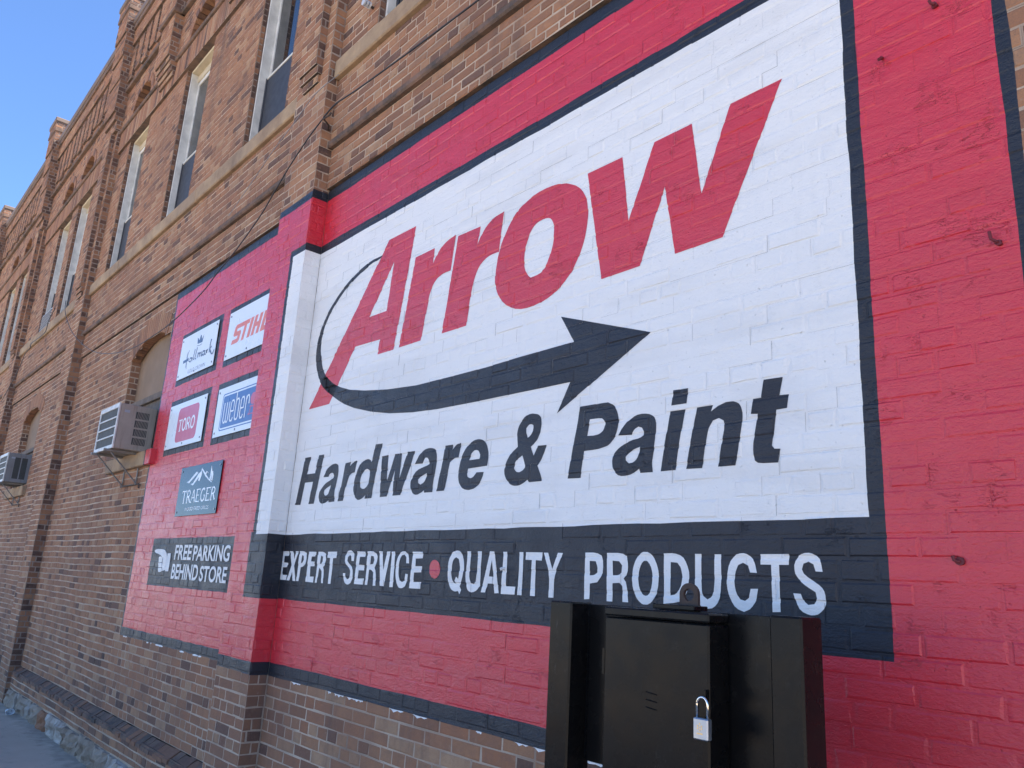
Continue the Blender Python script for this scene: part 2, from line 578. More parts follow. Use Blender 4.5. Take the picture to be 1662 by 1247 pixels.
def lay(part, mortar, axis, plane, u0, u1, v0, v1, holes=(), arch=None, shapes=(), films=(), vertical=False,
        proud=0.0042, bevel=0.005, jt=JT, blen=0.205, seed=0, mat='brick', mortar_mat='mortar', header=6, grid=True, tint=0.0, snaps=0.12):
    """holes: (u0,u1,v0,v1) left open; arch(v)->(ua,ub) or None: open span at height v; shapes: paint regions on the
    brick faces; films: painted lettering, its triangles are collected in the Shape's own mesh"""
    sh = Sheet(part, axis, plane, warp=not shapes and not films)
    rg = random.Random(seed * 7919 + int(abs(plane) * 1000) + int(v0 * 100))
    rows = []
    if vertical:
        rows = [(v0, v1, 0)]
    else:
        k0 = math.floor((v0 - CP0) / CP + 1e-4)
        k = k0
        while CP0 + k * CP < v1 - 0.012:
            a, b = max(v0, CP0 + k * CP), min(v1, CP0 + (k + 1) * CP)
            if b - a > 0.012:
                rows.append((a, b, k))
            k += 1
    for a, b, k in rows:
        vm = (a + b) / 2
        spans = [(u0, u1)]
        cut = [(h[0], h[1]) for h in holes if h[2] < vm < h[3]]
        if arch:
            t = arch(vm)
            if t:
                cut += t if isinstance(t, list) else [t]
        for c0, c1 in cut:
            new = []
            for s0, s1 in spans:
                if c1 <= s0 or c0 >= s1:
                    new.append((s0, s1))
                else:
                    if c0 > s0 + 0.004:
                        new.append((s0, c0))
                    if c1 < s1 - 0.004:
                        new.append((c1, s1))
            spans = new
        for s0, s1 in spans:
            if vertical:
                L = CP
                off = 0.0
            elif header and k % header == 0:
                L = (blen + jt) / 2
                off = L * 0.5
            else:
                L = blen + jt
                off = (k % 2) * L / 2 + ((k * 37) % 7 - 3) * 0.006
            edges = [s0]
            n0 = math.floor((s0 - off) / L)
            u = off + (n0 + 1) * L
            while u < s1 - 0.03:
                uu = u + rg.uniform(-0.008, 0.008) * (0.3 if vertical or axis == 'R' else 1)
                if uu > s0 + 0.03:
                    if axis == 'F' and not vertical and L > 0.15 and edges and uu - edges[-1] > 0.17 and rg.random() < snaps:
                        edges.append((edges[-1] + uu) / 2 + rg.uniform(-0.006, 0.006))
                    edges.append(uu)
                u += L
            edges.append(s1)
            joint_plain = not shapes and not films
            if joint_plain:
                mortar.add([sh.P(s0, a, -proud), sh.P(s1, a, -proud), sh.P(s1, b, -proud), sh.P(s0, b, -proud)], [(0, 1, 2, 3)], mortar_mat)
            for i in range(len(edges) - 1):
                _cell(sh, mortar, edges[i], edges[i + 1], a, b, rg, proud, bevel, jt, shapes, films, mat, mortar_mat, joint_plain, tint)


RING = [(0, 1, 5, 4), (1, 2, 6, 5), (2, 3, 7, 6), (3, 0, 4, 7)]


def _cell(sh, mortar, x0, x1, z0, z1, rg, proud, bevel, jt, shapes, films, mat, mortar_mat, joint_plain, tint):
    if not joint_plain:
        proud *= rg.choice((0.45, 0.7, 0.9, 1.1))
    j = jt / 2
    jj = lambda: rg.uniform(-0.0016, 0.0016)
    ox0, ox1, oz0, oz1 = x0 + j + jj(), x1 - j + jj(), z0 + j + jj(), z1 - j + jj()
    if ox1 - ox0 < 0.012 or oz1 - oz0 < 0.012:
        return
    bv = min(bevel, (ox1 - ox0) * 0.3, (oz1 - oz0) * 0.3)
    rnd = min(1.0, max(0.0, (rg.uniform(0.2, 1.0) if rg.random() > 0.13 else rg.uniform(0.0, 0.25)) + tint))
    lift = rg.uniform(-0.0015, 0.0015)
    tu, tv = rg.uniform(-0.006, 0.006), rg.uniform(-0.02, 0.02)
    cu, cv = (ox0 + ox1) / 2, (oz0 + oz1) / 2
    crossing = []
    for s in (*shapes, *films):
        crossing += s.edges_in(x0, x1, z0, z1)

    def hgt(u, v):
        d = min(u - ox0, ox1 - u, v - oz0, oz1 - v)
        if d <= 1e-7:
            return -proud
        t = min(1.0, d / bv)
        return -proud + t * (proud + lift + tu * (u - cu) + tv * (v - cv))

    def colour(u, v):
        c = None
        for s in shapes:
            if s.hit(u, v):
                c = s.colour
        return c

    rec = {'sh': sh, 'mb': MB(), 'c': sh.P(cu, cv, 0), 'w': ox1 - ox0, 'h': oz1 - oz0, 'painted': False}
    mb = rec['mb']
    cellq = [(x0, z0), (x1, z0), (x1, z1), (x0, z1)]
    outq = [(ox0, oz0), (ox1, oz0), (ox1, oz1), (ox0, oz1)]
    inq = [(ox0 + bv, oz0 + bv), (ox1 - bv, oz0 + bv), (ox1 - bv, oz1 - bv), (ox0 + bv, oz1 - bv)]
    if not crossing:
        col = colour(cu, cv) if shapes else None
        jr = lambda p: (p[0] + rg.uniform(-0.003, 0.003), p[1] + rg.uniform(-0.0025, 0.0025))
        if not joint_plain and not any(f.hit(cu, cv) for f in films):
            outq = [jr(p) for p in outq]
            inq = [jr((p[0] + rg.uniform(0, 0.006) * (1 if p[0] < cu else -1), p[1])) for p in inq]
        if joint_plain:
            jr = lambda p: (p[0] + rg.uniform(-0.0022, 0.0022), p[1] + rg.uniform(-0.0018, 0.0018))
            outq = [jr(p) for p in outq]
            inq = [jr(p) for p in inq]
            vs = [sh.P(p[0], p[1], -proud - 0.002) for p in outq] + [sh.P(p[0], p[1], lift + tu * (p[0] - cu) + tv * (p[1] - cv)) for p in inq]
        else:
            vs = [sh.P(p[0], p[1], -proud) for p in outq] + [sh.P(p[0], p[1], lift + tu * (p[0] - cu) + tv * (p[1] - cv)) for p in inq]
        fs = RING + [(4, 5, 6, 7)]
        m = (col + '_paint') if col else mat
        mb.add(vs, fs, m, rnd)
        rec['painted'] = bool(col)
        if not joint_plain:
            jv = [sh.P(p[0], p[1], -proud) for p in cellq] + [sh.P(p[0], p[1], -proud) for p in outq]
            mortar.add(jv, RING, (col + '_paint') if col else mortar_mat)
            for f in films:
                if f.hit(cu, cv):
                    off = 0.0012
                    fv = [sh.P(p[0], p[1], -proud + off) for p in cellq + outq] + [sh.P(p[0], p[1], hgt(*p) + off) for p in inq]
                    f.mb.add(fv, RING + [(4, 5, 9, 8), (5, 6, 10, 9), (6, 7, 11, 10), (7, 4, 8, 11), (8, 9, 10, 11)], f.colour + '_paint')
        BRICKS.append(rec)
        return
    pts, eds = [], []
    for q in (cellq, outq, inq):
        o = len(pts)
        pts += q
        eds += [(o + i, o + (i + 1) % 4) for i in range(4)]
    for a, c in crossing:
        o = len(pts)
        pts += [a, c]
        eds.append((o, o + 1))
    vo, _, fo, *_ = delaunay_2d_cdt([Vector(p) for p in pts], eds, [], 0, 1e-6)
    vo = [(p.x, p.y) for p in vo]
    e = 1e-6
    buckets = {}
    for t in fo:
        mx = sum(vo[i][0] for i in t) / 3
        mz = sum(vo[i][1] for i in t) / 3
        if not (x0 - e < mx < x1 + e and z0 - e < mz < z1 + e):
            continue
        (ax, az), (bx, bz), (dx, dz) = [vo[i] for i in t]
        if (bx - ax) * (dz - az) - (dx - ax) * (bz - az) < 0:
            t = t[::-1]
        inb = ox0 < mx < ox1 and oz0 < mz < oz1
        col = colour(mx, mz)
        if col and inb:
            rec['painted'] = True
        buckets.setdefault((inb, (col + '_paint') if col else (mat if inb else mortar_mat)), []).append(t)
        for f in films:
            if f.hit(mx, mz):
                f.mb.add([sh.P(*vo[i], hgt(*vo[i]) + 0.0012) for i in t], [(0, 1, 2)], f.colour + '_paint')
    for (inb, m), ts in buckets.items():
        used = sorted({i for t in ts for i in t})
        ix = {i: n for n, i in enumerate(used)}
        vs = [sh.P(*vo[i], hgt(*vo[i])) for i in used]
        (mb if inb else mortar).add(vs, [tuple(ix[i] for i in t) for t in ts], m, rnd if inb else 0.5)
    if mb.f:
        BRICKS.append(rec)


def brick_box(part, mortar, x0, x1, yf, yb, z0, z1, seed=1, core='mortar', side=True, vertical=False, front=True, capmat='sooty_brick', inset=0.007, tint=0.0):
    """a projecting block of brickwork: bricks on the street face and the face along the street, solid core behind"""
    mortar.box((x0 + inset * 0, yf + inset, z0 + 0.003), (x1 - inset, yb, z1 - 0.003), capmat)
    if front:
        lay(part, mortar, 'F', yf, x0, x1 - 0.0005, z0, z1, seed=seed, vertical=vertical, tint=tint)
    if side:
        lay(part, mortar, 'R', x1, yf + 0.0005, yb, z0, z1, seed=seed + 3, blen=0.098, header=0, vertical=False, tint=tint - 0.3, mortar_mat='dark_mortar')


def ring(mb, cx, z0, a, b, t, yf, yb, n, t0, t1, mat='brick', seed=0):
    """voussoirs round an arch of half-width a and rise b springing at z0"""
    rg = random.Random(seed)
    for i in range(n):
        p0 = t0 + (t1 - t0) * (i + 0.05) / n
        p1 = t0 + (t1 - t0) * (i + 0.95) / n
        q = [(cx - math.cos(p) * (a + d), z0 + math.sin(p) * (b + d)) for p, d in ((p0, 0), (p0, t), (p1, t), (p1, 0))]
        dy = rg.uniform(-0.002, 0.002)
        vs = [(x, yf + dy, z) for x, z in q] + [(x, yb, z) for x, z in q]
        fs = [(0, 1, 2, 3), (7, 6, 5, 4), (0, 4, 5, 1), (1, 5, 6, 2), (2, 6, 7, 3), (3, 7, 4, 0)]
        mb.add(vs, fs, mat, rg.uniform(0.05, 0.8))


# ------------------------------------------------------------------ ground
ground = MB()
ground.add([(-400, -400, 0), (400, -400, 0), (400, 400, 0), (-400, 400, 0)], [(0, 1, 2, 3)], 'concrete')
tag(ground.build('ground'), kind='structure')

# ------------------------------------------------------------------ the building
building = empty('brick_building')
tag(building, 'long two storey red brick building with a red, white and black painted side wall', 'building')
PARTS = {}


def part(name):
    p = {'name': name, 'mb': MB()}
    PARTS[id(p)] = p
    return p


PF = 0.122                           # how far the piers stand out
PIERS = [(-5.455, -4.93), (-12.40, -11.85), (-17.20, -16.65), (-22.70, -22.10)]
BAYS = [(-4.93, 3.0), (-11.85, -5.455), (-16.65, -12.40), (-22.10, -17.20)]
WINS = [[-3.965, -1.675, 0.615], [-6.33, -8.62, -10.89], [-13.72, -15.02], [-18.42, -19.77]]
HW = 0.437
ZS, ZW0, ZW1 = 5.33, snap(5.465), snap(7.57)

# painted regions -------------------------------------------------------
slivers = []
_rg = random.Random(4)
for _ in range(26):
    x = _rg.uniform(-4.8, -0.7)
    L = _rg.uniform(0.03, 0.16)
    slivers.append(Shape([[(x, 1.083), (x + L * .2, 1.080), (x + L * .35, 1.074 + _rg.uniform(-.006, .004)), (x + L * .6, 1.080), (x + L * .8, 1.076), (x + L, 1.083), (x + L * .5, 1.092)]], 'white'))
for _ in range(12):
    x = _rg.uniform(-8.0, -5.6)
    L = _rg.uniform(0.03, 0.13)
    slivers.append(Shape([[(x, 1.085), (x + L * .3, 1.080), (x + L * .8, 1.083), (x + L, 1.086), (x + L * .5, 1.097)]], 'white'))
MURAL = [
    wob_rect(-4.96, -0.592, 1.084, 4.47, 'black'),
    wob_rect(-4.96, -0.628, 1.162, 4.338, 'red'),
    wob_rect(-4.96, -1.042, 1.547, 3.988, 'black'),
    wob_rect(-4.96, -1.09, 1.950, 3.927, 'white'),
]
MURAL = slivers[:26] + MURAL
PIER_PAINT = [
    wob_rect(-5.50, -4.90, 1.091, 4.385, 'black'),
    wob_rect(-5.50, -4.90, 1.165, 4.324, 'red'),
    wob_rect(-5.188, -4.90, 1.544, 1.96, 'black'),
    wob_rect(-5.161, -4.90, 1.90, 3.972, 'black'),
    wob_rect(-5.115, -4.90, 1.946, 3.921, 'white'),
]
SIDE_PAINT = [
    wob_rect(-0.2, 0.1, 1.088, 4.40, 'black'),
    wob_rect(-0.2, 0.1, 1.163, 4.331, 'red'),
    wob_rect(-0.2, 0.1, 1.546, 3.980, 'black'),
    wob_rect(-0.2, 0.1, 1.948, 3.924, 'white'),
]
BAY1_PAINT = slivers[26:] + [
    wob_rect(-8.068, -5.40, 1.091, 4.47, 'black'),
    wob_rect(-8.031, -5.40, 1.164, 4.343, 'red'),
    wob_rect(-7.678, -6.670, 3.371, 3.886, 'black'),
    wob_rect(-6.520, -5.53, 3.362, 3.880, 'black'),
    wob_rect(-7.688, -6.683, 2.702, 3.226, 'black'),
    wob_rect(-6.530, -5.53, 2.696, 3.214, 'black'),
    wob_rect(-7.545, -5.55, 1.551, 1.951, 'black'),
]


def parse(s):
    return [(-int(a) / 1000.0, int(b) / 1000.0) for a, b in (t.split(',') for t in s.split())]


GLYPHS = [
  ("arrow","black",["4059,3665 4167,3665 4240,3658 4314,3643 4388,3622 4462,3592 4531,3560 4596,3523 4655,3480 4708,3432 4750,3380 4780,3324 4801,3273 4812,3225 4815,3185 4811,3152 4802,3117 4788,3077 4770,3040 4748,3004 4725,2972 4701,2945 4670,2917 4633,2888 4584,2859 4496,2815 4408,2772 4337,2743 4214,2702 4013,2653 3805,2616 3572,2591 3340,2578 2993,2572 2686,2570 2361,2568 2436,2438 1920,2702 2436,2885 2347,2748 2715,2744 2945,2738 3180,2738 3555,2742 3853,2764 4112,2797 4291,2829 4416,2865 4483,2890 4536,2916 4582,2943 4621,2970 4653,2999 4680,3028 4701,3062 4726,3121 4750,3164 4756,3206 4752,3261 4739,3312 4718,3360 4681,3408 4628,3458 4570,3502 4507,3540 4435,3573 4316,3611 4228,3634 4171,3644 4116,3646 4081,3652"]),
  ("A","red",["3999,3750 3706,3747 3827,3000 4001,3003 3992,3097 4282,3107 4541,2773 4815,2773","3917,3580 3950,3268 4146,3273"]),
  ("r","red",["3681,3537 3489,3538 3494,3444 3471,3478 3453,3498 3433,3516 3411,3531 3387,3542 3356,3551 3298,3561 3319,3355 3364,3357 3391,3356 3416,3350 3439,3342 3459,3328 3477,3310 3492,3285 3503,3255 3513,3202 3551,2999 3770,3001"]),
  ("r","red",["3274,3545 3077,3539 3093,3435 3072,3474 3055,3497 3034,3518 3010,3534 2983,3548 2949,3556 2889,3562 2910,3343 2958,3344 2987,3342 3012,3336 3034,3326 3056,3313 3073,3296 3087,3276 3099,3250 3108,3217 3120,3150 3140,2996 3354,2999"]),
  ("o","red",["2438,3552 2408,3536 2374,3516 2346,3492 2324,3466 2308,3438 2297,3410 2291,3382 2288,3356 2289,3322 2294,3279 2301,3240 2312,3204 2326,3169 2343,3135 2363,3104 2387,3078 2418,3052 2455,3027 2494,3009 2532,2996 2576,2987 2623,2981 2669,2981 2712,2986 2753,2997 2791,3014 2826,3035 2859,3062 2884,3090 2903,3122 2916,3152 2924,3181 2927,3215 2925,3252 2918,3294 2908,3340 2892,3382 2872,3420 2848,3457 2820,3492 2788,3520 2752,3541 2712,3557 2670,3569 2623,3575 2574,3576 2532,3573 2496,3568 2466,3560","2570,3415 2552,3411 2538,3404 2526,3392 2516,3376 2510,3357 2507,3336 2507,3312 2508,3288 2512,3261 2520,3232 2530,3205 2543,3178 2558,3158 2574,3145 2591,3137 2608,3134 2627,3133 2656,3133 2676,3150 2687,3165 2698,3184 2705,3205 2708,3230 2709,3255 2708,3281 2703,3308 2696,3334 2686,3357 2676,3374 2663,3389 2650,3400 2632,3409 2612,3414 2590,3416"]),
  ("w","red",["2300,3549 2091,3549 2047,3227 1913,3547 1722,3551 1677,3221 1540,3556 1320,3559 1583,3006 1803,3003 1855,3317 1982,3002 2195,3001"]),
  ("H","black",["4781,2444 4698,2443 4731,2332 4620,2331 4596,2445 4524,2443 4592,2137 4661,2137 4637,2278 4745,2278 4772,2137 4846,2139"]),
  ("a","black",["4503,2298 4491,2316 4482,2328 4470,2342 4454,2353 4434,2363 4412,2370 4389,2372 4370,2373 4353,2370 4340,2365 4326,2354 4319,2324 4320,2303 4327,2270 4334,2240 4337,2219 4339,2196 4337,2173 4329,2139 4402,2138 4408,2150 4428,2141 4446,2136 4469,2133 4488,2133 4502,2137 4515,2144 4524,2153 4531,2164 4536,2176 4536,2189 4534,2202 4526,2214 4514,2226 4499,2237 4481,2250 4459,2260 4419,2271 4376,2285 4370,2300 4383,2315 4397,2317 4408,2317 4418,2314 4428,2309 4439,2296","4398,2242 4401,2222 4405,2209 4414,2189 4430,2182 4440,2180 4456,2182 4470,2197 4467,2215 4451,2224 4440,2229 4420,2235"]),
  ("r","black",["4245,2365 4182,2368 4185,2343 4167,2355 4155,2361 4143,2366 4130,2368 4108,2370 4123,2301 4142,2300 4156,2298 4170,2293 4181,2286 4190,2275 4196,2261 4201,2244 4208,2226 4215,2210 4221,2186 4227,2139 4291,2138 4286,2171 4281,2193 4272,2215 4266,2240 4259,2283"]),
  ("d","black",["3918,2448 3846,2446 3850,2420 3855,2402 3864,2371 3886,2279 3904,2184 3908,2140 3982,2139 3979,2160 3998,2147 4015,2141 4037,2136 4057,2136 4074,2142 4089,2151 4101,2166 4110,2180 4117,2193 4120,2210 4119,2229 4117,2249 4112,2268 4106,2288 4097,2306 4086,2324 4073,2341 4056,2353 4037,2361 4018,2366 3998,2368 3982,2368 3968,2364 3957,2359 3943,2347 3928,2415","3987,2311 3974,2309 3958,2301 3952,2285 3950,2271 3952,2254 3954,2239 3960,2224 3968,2212 3981,2204 3994,2198 4008,2197 4022,2199 4042,2208 4049,2224 4050,2238 4049,2253 4044,2268 4037,2283 4027,2294 4014,2303 4001,2308"]),
  ("w","black",["3838,2371 3772,2373 3767,2294 3763,2230 3728,2308 3704,2372 3638,2371 3639,2301 3639,2230 3608,2310 3578,2373 3510,2372 3541,2293 3616,2142 3692,2142 3694,2215 3689,2284 3719,2213 3751,2141 3822,2141 3829,2257"]),
  ("a","black",["3501,2300 3486,2320 3471,2340 3457,2352 3438,2365 3418,2372 3394,2375 3373,2375 3353,2372 3337,2368 3324,2361 3315,2352 3308,2338 3305,2324 3304,2309 3306,2287 3313,2245 3321,2199 3324,2174 3322,2142 3396,2143 3399,2156 3417,2147 3434,2142 3454,2136 3473,2136 3489,2140 3502,2147 3513,2158 3520,2169 3525,2182 3526,2195 3526,2206 3521,2219 3513,2232 3500,2245 3484,2258 3462,2268 3435,2274 3412,2279 3393,2282 3380,2285 3370,2291 3372,2304 3375,2313 3383,2320 3390,2325 3399,2326 3407,2326 3419,2321 3432,2298","3383,2244 3386,2225 3391,2214 3400,2202 3412,2194 3436,2187 3454,2196 3457,2216 3446,2226 3434,2231 3410,2236"]),
  ("r","black",["3240,2374 3175,2373 3178,2345 3165,2359 3156,2365 3146,2370 3133,2373 3107,2375 3121,2303 3139,2304 3151,2303 3163,2300 3175,2294 3192,2284 3200,2251 3207,2211 3222,2144 3288,2144 3279,2195 3273,2223 3263,2256 3249,2316"]),
  ("e","black",["3039,2241 2895,2244 2891,2270 2890,2284 2890,2296 2892,2310 2897,2324 2902,2338 2909,2349 2918,2359 2930,2368 2943,2374 2958,2378 2974,2380 2991,2379 3008,2376 3025,2370 3041,2362 3058,2353 3072,2339 3086,2322 3096,2305 3102,2289 3108,2272 3112,2254 3115,2237 3116,2220 3115,2205 3111,2190 3105,2176 3096,2165 3086,2155 3072,2147 3057,2141 3040,2138 3022,2136 3005,2138 2988,2140 2971,2146 2957,2153 2944,2163 2934,2174 2927,2186 2921,2198 2916,2216 2971,2218 2982,2207 2990,2200 2998,2196 3007,2193 3018,2193 3028,2196 3041,2203 3045,2217 3044,2227","3034,2282 2955,2282 2953,2295 2954,2304 2960,2313 2966,2321 2976,2326 2986,2328 2997,2328 3008,2322 3019,2314 3026,2302"]),
  ("ampersand","black",["2689,2353 2692,2371 2691,2385 2687,2400 2680,2414 2672,2424 2660,2435 2648,2446 2634,2453 2618,2457 2605,2458 2592,2458 2579,2455 2564,2452 2552,2447 2544,2441 2537,2434 2534,2424 2532,2413 2531,2400 2533,2385 2536,2368 2542,2354 2549,2341 2558,2331 2567,2324 2578,2316 2595,2306 2573,2264 2547,2306 2491,2304 2506,2271 2519,2247 2528,2234 2545,2217 2522,2175 2515,2157 2514,2147 2595,2147 2608,2159 2622,2150 2636,2144 2652,2139 2670,2136 2687,2136 2703,2139 2718,2145 2731,2154 2744,2164 2754,2178 2762,2193 2765,2209 2764,2224 2760,2238 2753,2252 2744,2266 2730,2283 2714,2297 2683,2314","2618,2349 2627,2368 2630,2379 2631,2394 2620,2404 2613,2409 2604,2410 2596,2409 2585,2404 2583,2393 2584,2385 2586,2376 2592,2368 2600,2360 2608,2354","2648,2272 2632,2237 2625,2222 2624,2214 2637,2204 2647,2200 2660,2196 2671,2197 2681,2200 2689,2206 2698,2217 2696,2234 2692,2244 2684,2252 2673,2260"]),
  ("P","black",["2298,2449 2222,2448 2164,2447 2142,2446 2137,2446 2128,2441 2113,2434 2100,2423 2090,2409 2082,2392 2077,2372 2077,2352 2080,2334 2086,2316 2094,2300 2106,2286 2119,2274 2133,2266 2146,2263 2163,2260 2184,2257 2212,2256 2264,2256 2280,2145 2355,2147 2323,2314 2315,2345 2308,2378","2236,2387 2186,2385 2166,2382 2159,2376 2153,2370 2149,2357 2156,2340 2162,2330 2172,2324 2183,2319 2197,2317 2215,2316 2249,2318"]),
  ("a","black",["2077,2301 2061,2324 2048,2337 2034,2350 2017,2360 1999,2369 1980,2374 1958,2375 1939,2373 1922,2369 1908,2362 1898,2354 1892,2342 1889,2328 1889,2308 1892,2270 1899,2216 1905,2186 1906,2168 1902,2142 1963,2143 1969,2160 1995,2146 2014,2140 2037,2137 2056,2137 2074,2142 2087,2151 2096,2162 2103,2175 2106,2190 2107,2204 2104,2218 2098,2230 2090,2238 2077,2248 2062,2256 2043,2264 2022,2271 2000,2276 1976,2278 1960,2282 1950,2288 1947,2304 1956,2319 1974,2325 1990,2319 1998,2312 2009,2297","1964,2245 1968,2228 1972,2217 1977,2206 1984,2197 1994,2190 2004,2186 2022,2185 2037,2198 2038,2212 2027,2222 2016,2228 2001,2236 1986,2240"]),
  ("i","black",["1822,2366 1753,2365 1778,2250 1796,2142 1865,2142 1844,2256","1807,2446 1739,2444 1746,2387 1816,2388"]),
  ("n","black",["1701,2365 1632,2365 1640,2342 1623,2352 1610,2359 1594,2364 1578,2368 1562,2368 1547,2367 1535,2362 1525,2356 1518,2346 1514,2335 1511,2321 1511,2305 1514,2277 1522,2236 1532,2183 1542,2139 1612,2140 1594,2231 1585,2268 1584,2286 1588,2303 1607,2314 1632,2308 1646,2290 1653,2272 1661,2238 1679,2140 1748,2142 1730,2236 1714,2309"]),
  ("t","black",["1427,2426 1355,2424 1369,2363 1335,2361 1342,2315 1381,2314 1395,2226 1401,2195 1392,2183 1370,2181 1381,2136 1434,2138 1455,2141 1466,2149 1471,2170 1472,2187 1471,2208 1466,2234 1456,2282 1451,2309 1478,2312 1469,2364 1438,2364"]),
  ("E","white",["4948,1844 4840,1843 4844,1815 4902,1815 4902,1774 4842,1772 4845,1745 4903,1743 4902,1696 4835,1696 4841,1665 4941,1665"]),
  ("X","white",["4830,1844 4789,1844 4760,1795 4753,1844 4714,1844 4755,1756 4711,1662 4750,1663 4772,1718 4793,1664 4834,1664 4791,1756"]),
  ("P","white",["4697,1845 4655,1845 4632,1842 4607,1834 4597,1812 4596,1796 4601,1771 4624,1757 4639,1751 4664,1747 4670,1663 4702,1663","4658,1821 4637,1816 4630,1793 4644,1775 4662,1772"]),
  ("E","white",["4575,1842 4482,1841 4485,1814 4531,1813 4533,1784 4486,1783 4488,1756 4537,1755 4532,1694 4482,1695 4482,1660 4578,1663"]),
  ("R","white",["4455,1842 4409,1842 4386,1839 4360,1831 4347,1795 4358,1770 4366,1760 4379,1753 4367,1735 4362,1712 4357,1660 4379,1660 4390,1728 4410,1741 4418,1745 4426,1745 4434,1661 4460,1660 4455,1719 4454,1765","4412,1819 4387,1813 4387,1786 4400,1772 4418,1771"]),
  ("T","white",["4337,1842 4229,1843 4227,1807 4266,1805 4267,1659 4298,1659 4301,1806 4335,1807"]),
  ("S","white",["4052,1792 4026,1791 4026,1814 4030,1826 4039,1838 4051,1845 4066,1850 4082,1850 4099,1847 4112,1839 4128,1821 4128,1791 4113,1774 4098,1764 4080,1756 4066,1748 4055,1735 4055,1709 4069,1692 4085,1690 4102,1702 4107,1723 4133,1722 4127,1700 4120,1687 4109,1674 4096,1666 4081,1662 4065,1662 4041,1670 4028,1690 4024,1706 4026,1725 4030,1741 4038,1752 4050,1762 4067,1771 4081,1779 4099,1792 4098,1812 4079,1824 4060,1816"]),
  ("E","white",["3998,1845 3910,1843 3908,1815 3963,1815 3966,1772 3911,1771 3910,1742 3968,1742 3971,1697 3905,1699 3906,1666 4001,1667"]),
  ("R","white",["3887,1844 3847,1846 3824,1844 3808,1838 3795,1831 3782,1817 3784,1792 3790,1778 3806,1759 3792,1745 3784,1721 3775,1664 3806,1664 3812,1734 3830,1744 3841,1747 3857,1747 3863,1666 3888,1666 3885,1749","3850,1822 3823,1819 3812,1800 3820,1778 3850,1775"]),
  ("V","white",["3769,1846 3738,1845 3715,1747 3692,1844 3659,1845 3696,1664 3732,1666"]),
  ("I","white",["3646,1844 3614,1845 3610,1775 3608,1663 3640,1662 3644,1772"]),
  ("C","white",["3476,1785 3503,1786 3505,1816 3526,1829 3548,1826 3561,1808 3566,1793 3568,1774 3568,1754 3565,1734 3560,1717 3548,1698 3526,1691 3505,1699 3499,1733 3477,1731 3479,1708 3484,1693 3496,1671 3519,1661 3534,1660 3550,1662 3563,1670 3574,1683 3584,1700 3591,1722 3595,1745 3596,1769 3593,1791 3586,1811 3577,1826 3564,1837 3550,1844 3536,1846 3522,1846 3506,1841 3494,1833 3486,1822 3480,1808"]),
  ("E","white",["3448,1844 3359,1844 3358,1812 3419,1810 3418,1772 3359,1773 3361,1743 3423,1741 3425,1694 3357,1696 3357,1663 3457,1663"]),
  ("dot","red",["3206,1763 3205,1758 3205,1753 3206,1749 3206,1744 3208,1740 3210,1736 3212,1732 3216,1728 3219,1725 3223,1722 3227,1720 3232,1718 3236,1717 3242,1716 3246,1716 3252,1717 3256,1718 3262,1719 3266,1721 3271,1724 3275,1727 3279,1730 3283,1734 3286,1738 3289,1742 3292,1750 3294,1758 3295,1762 3295,1768 3294,1772 3294,1777 3292,1781 3290,1786 3288,1790 3284,1793 3281,1796 3277,1799 3273,1802 3268,1803 3264,1804 3258,1805 3254,1805 3248,1804 3244,1803 3238,1802 3234,1800 3228,1797 3224,1794 3220,1791 3216,1787 3214,1782 3211,1778 3209,1773 3207,1768"]),
  ("Q","white",["3091,1849 3077,1850 3062,1849 3050,1844 3040,1835 3032,1823 3024,1806 3020,1788 3018,1770 3019,1750 3022,1732 3028,1713 3040,1686 3026,1670 3036,1650 3053,1664 3074,1661 3088,1663 3104,1669 3116,1679 3126,1693 3134,1711 3139,1732 3142,1754 3144,1776 3142,1795 3136,1812 3128,1826 3118,1838 3105,1845","3084,1819 3063,1811 3054,1790 3050,1773 3050,1755 3050,1739 3054,1719 3071,1729 3081,1711 3071,1698 3084,1699 3097,1711 3104,1723 3110,1740 3113,1758 3113,1777 3110,1792 3106,1803 3098,1812"]),
  ("U","white",["2999,1847 2970,1847 2971,1803 2972,1768 2972,1748 2971,1731 2966,1718 2956,1703 2936,1699 2921,1711 2919,1739 2918,1788 2918,1815 2921,1847 2891,1847 2893,1776 2890,1693 2905,1677 2918,1669 2932,1664 2947,1662 2960,1663 2972,1668 2983,1677 2990,1692 2996,1713 2999,1732 3000,1751 3000,1771 2998,1803"]),
  ("A","white",["2833,1847 2802,1846 2756,1666 2785,1664 2796,1705 2836,1705 2850,1665 2880,1665","2817,1809 2799,1735 2832,1736"]),
  ("L","white",["2739,1845 2713,1845 2710,1697 2648,1697 2650,1664 2742,1663"]),
  ("I","white",["2633,1844 2608,1844 2606,1772 2605,1663 2633,1663 2631,1776"]),
  ("T","white",["2591,1844 2488,1843 2489,1809 2526,1811 2523,1663 2552,1663 2551,1811 2592,1812"]),
  ("Y","white",["2480,1842 2454,1842 2423,1775 2395,1842 2365,1841 2399,1776 2410,1732 2411,1661 2439,1661 2439,1734 2449,1779"]),
  ("P","white",["2238,1843 2193,1843 2171,1840 2151,1832 2143,1809 2141,1790 2143,1769 2150,1751 2169,1730 2208,1724 2210,1665 2238,1663 2239,1762","2213,1811 2181,1810 2173,1794 2170,1783 2172,1767 2183,1759 2193,1756 2211,1755"]),
  ("R","white",["2122,1842 2066,1842 2041,1839 2022,1830 2016,1808 2015,1792 2016,1775 2022,1762 2035,1747 2024,1735 2018,1714 2010,1662 2038,1662 2041,1718 2056,1731 2089,1729 2091,1661 2118,1661","2092,1813 2059,1811 2044,1796 2047,1769 2058,1761 2068,1759 2090,1758"]),
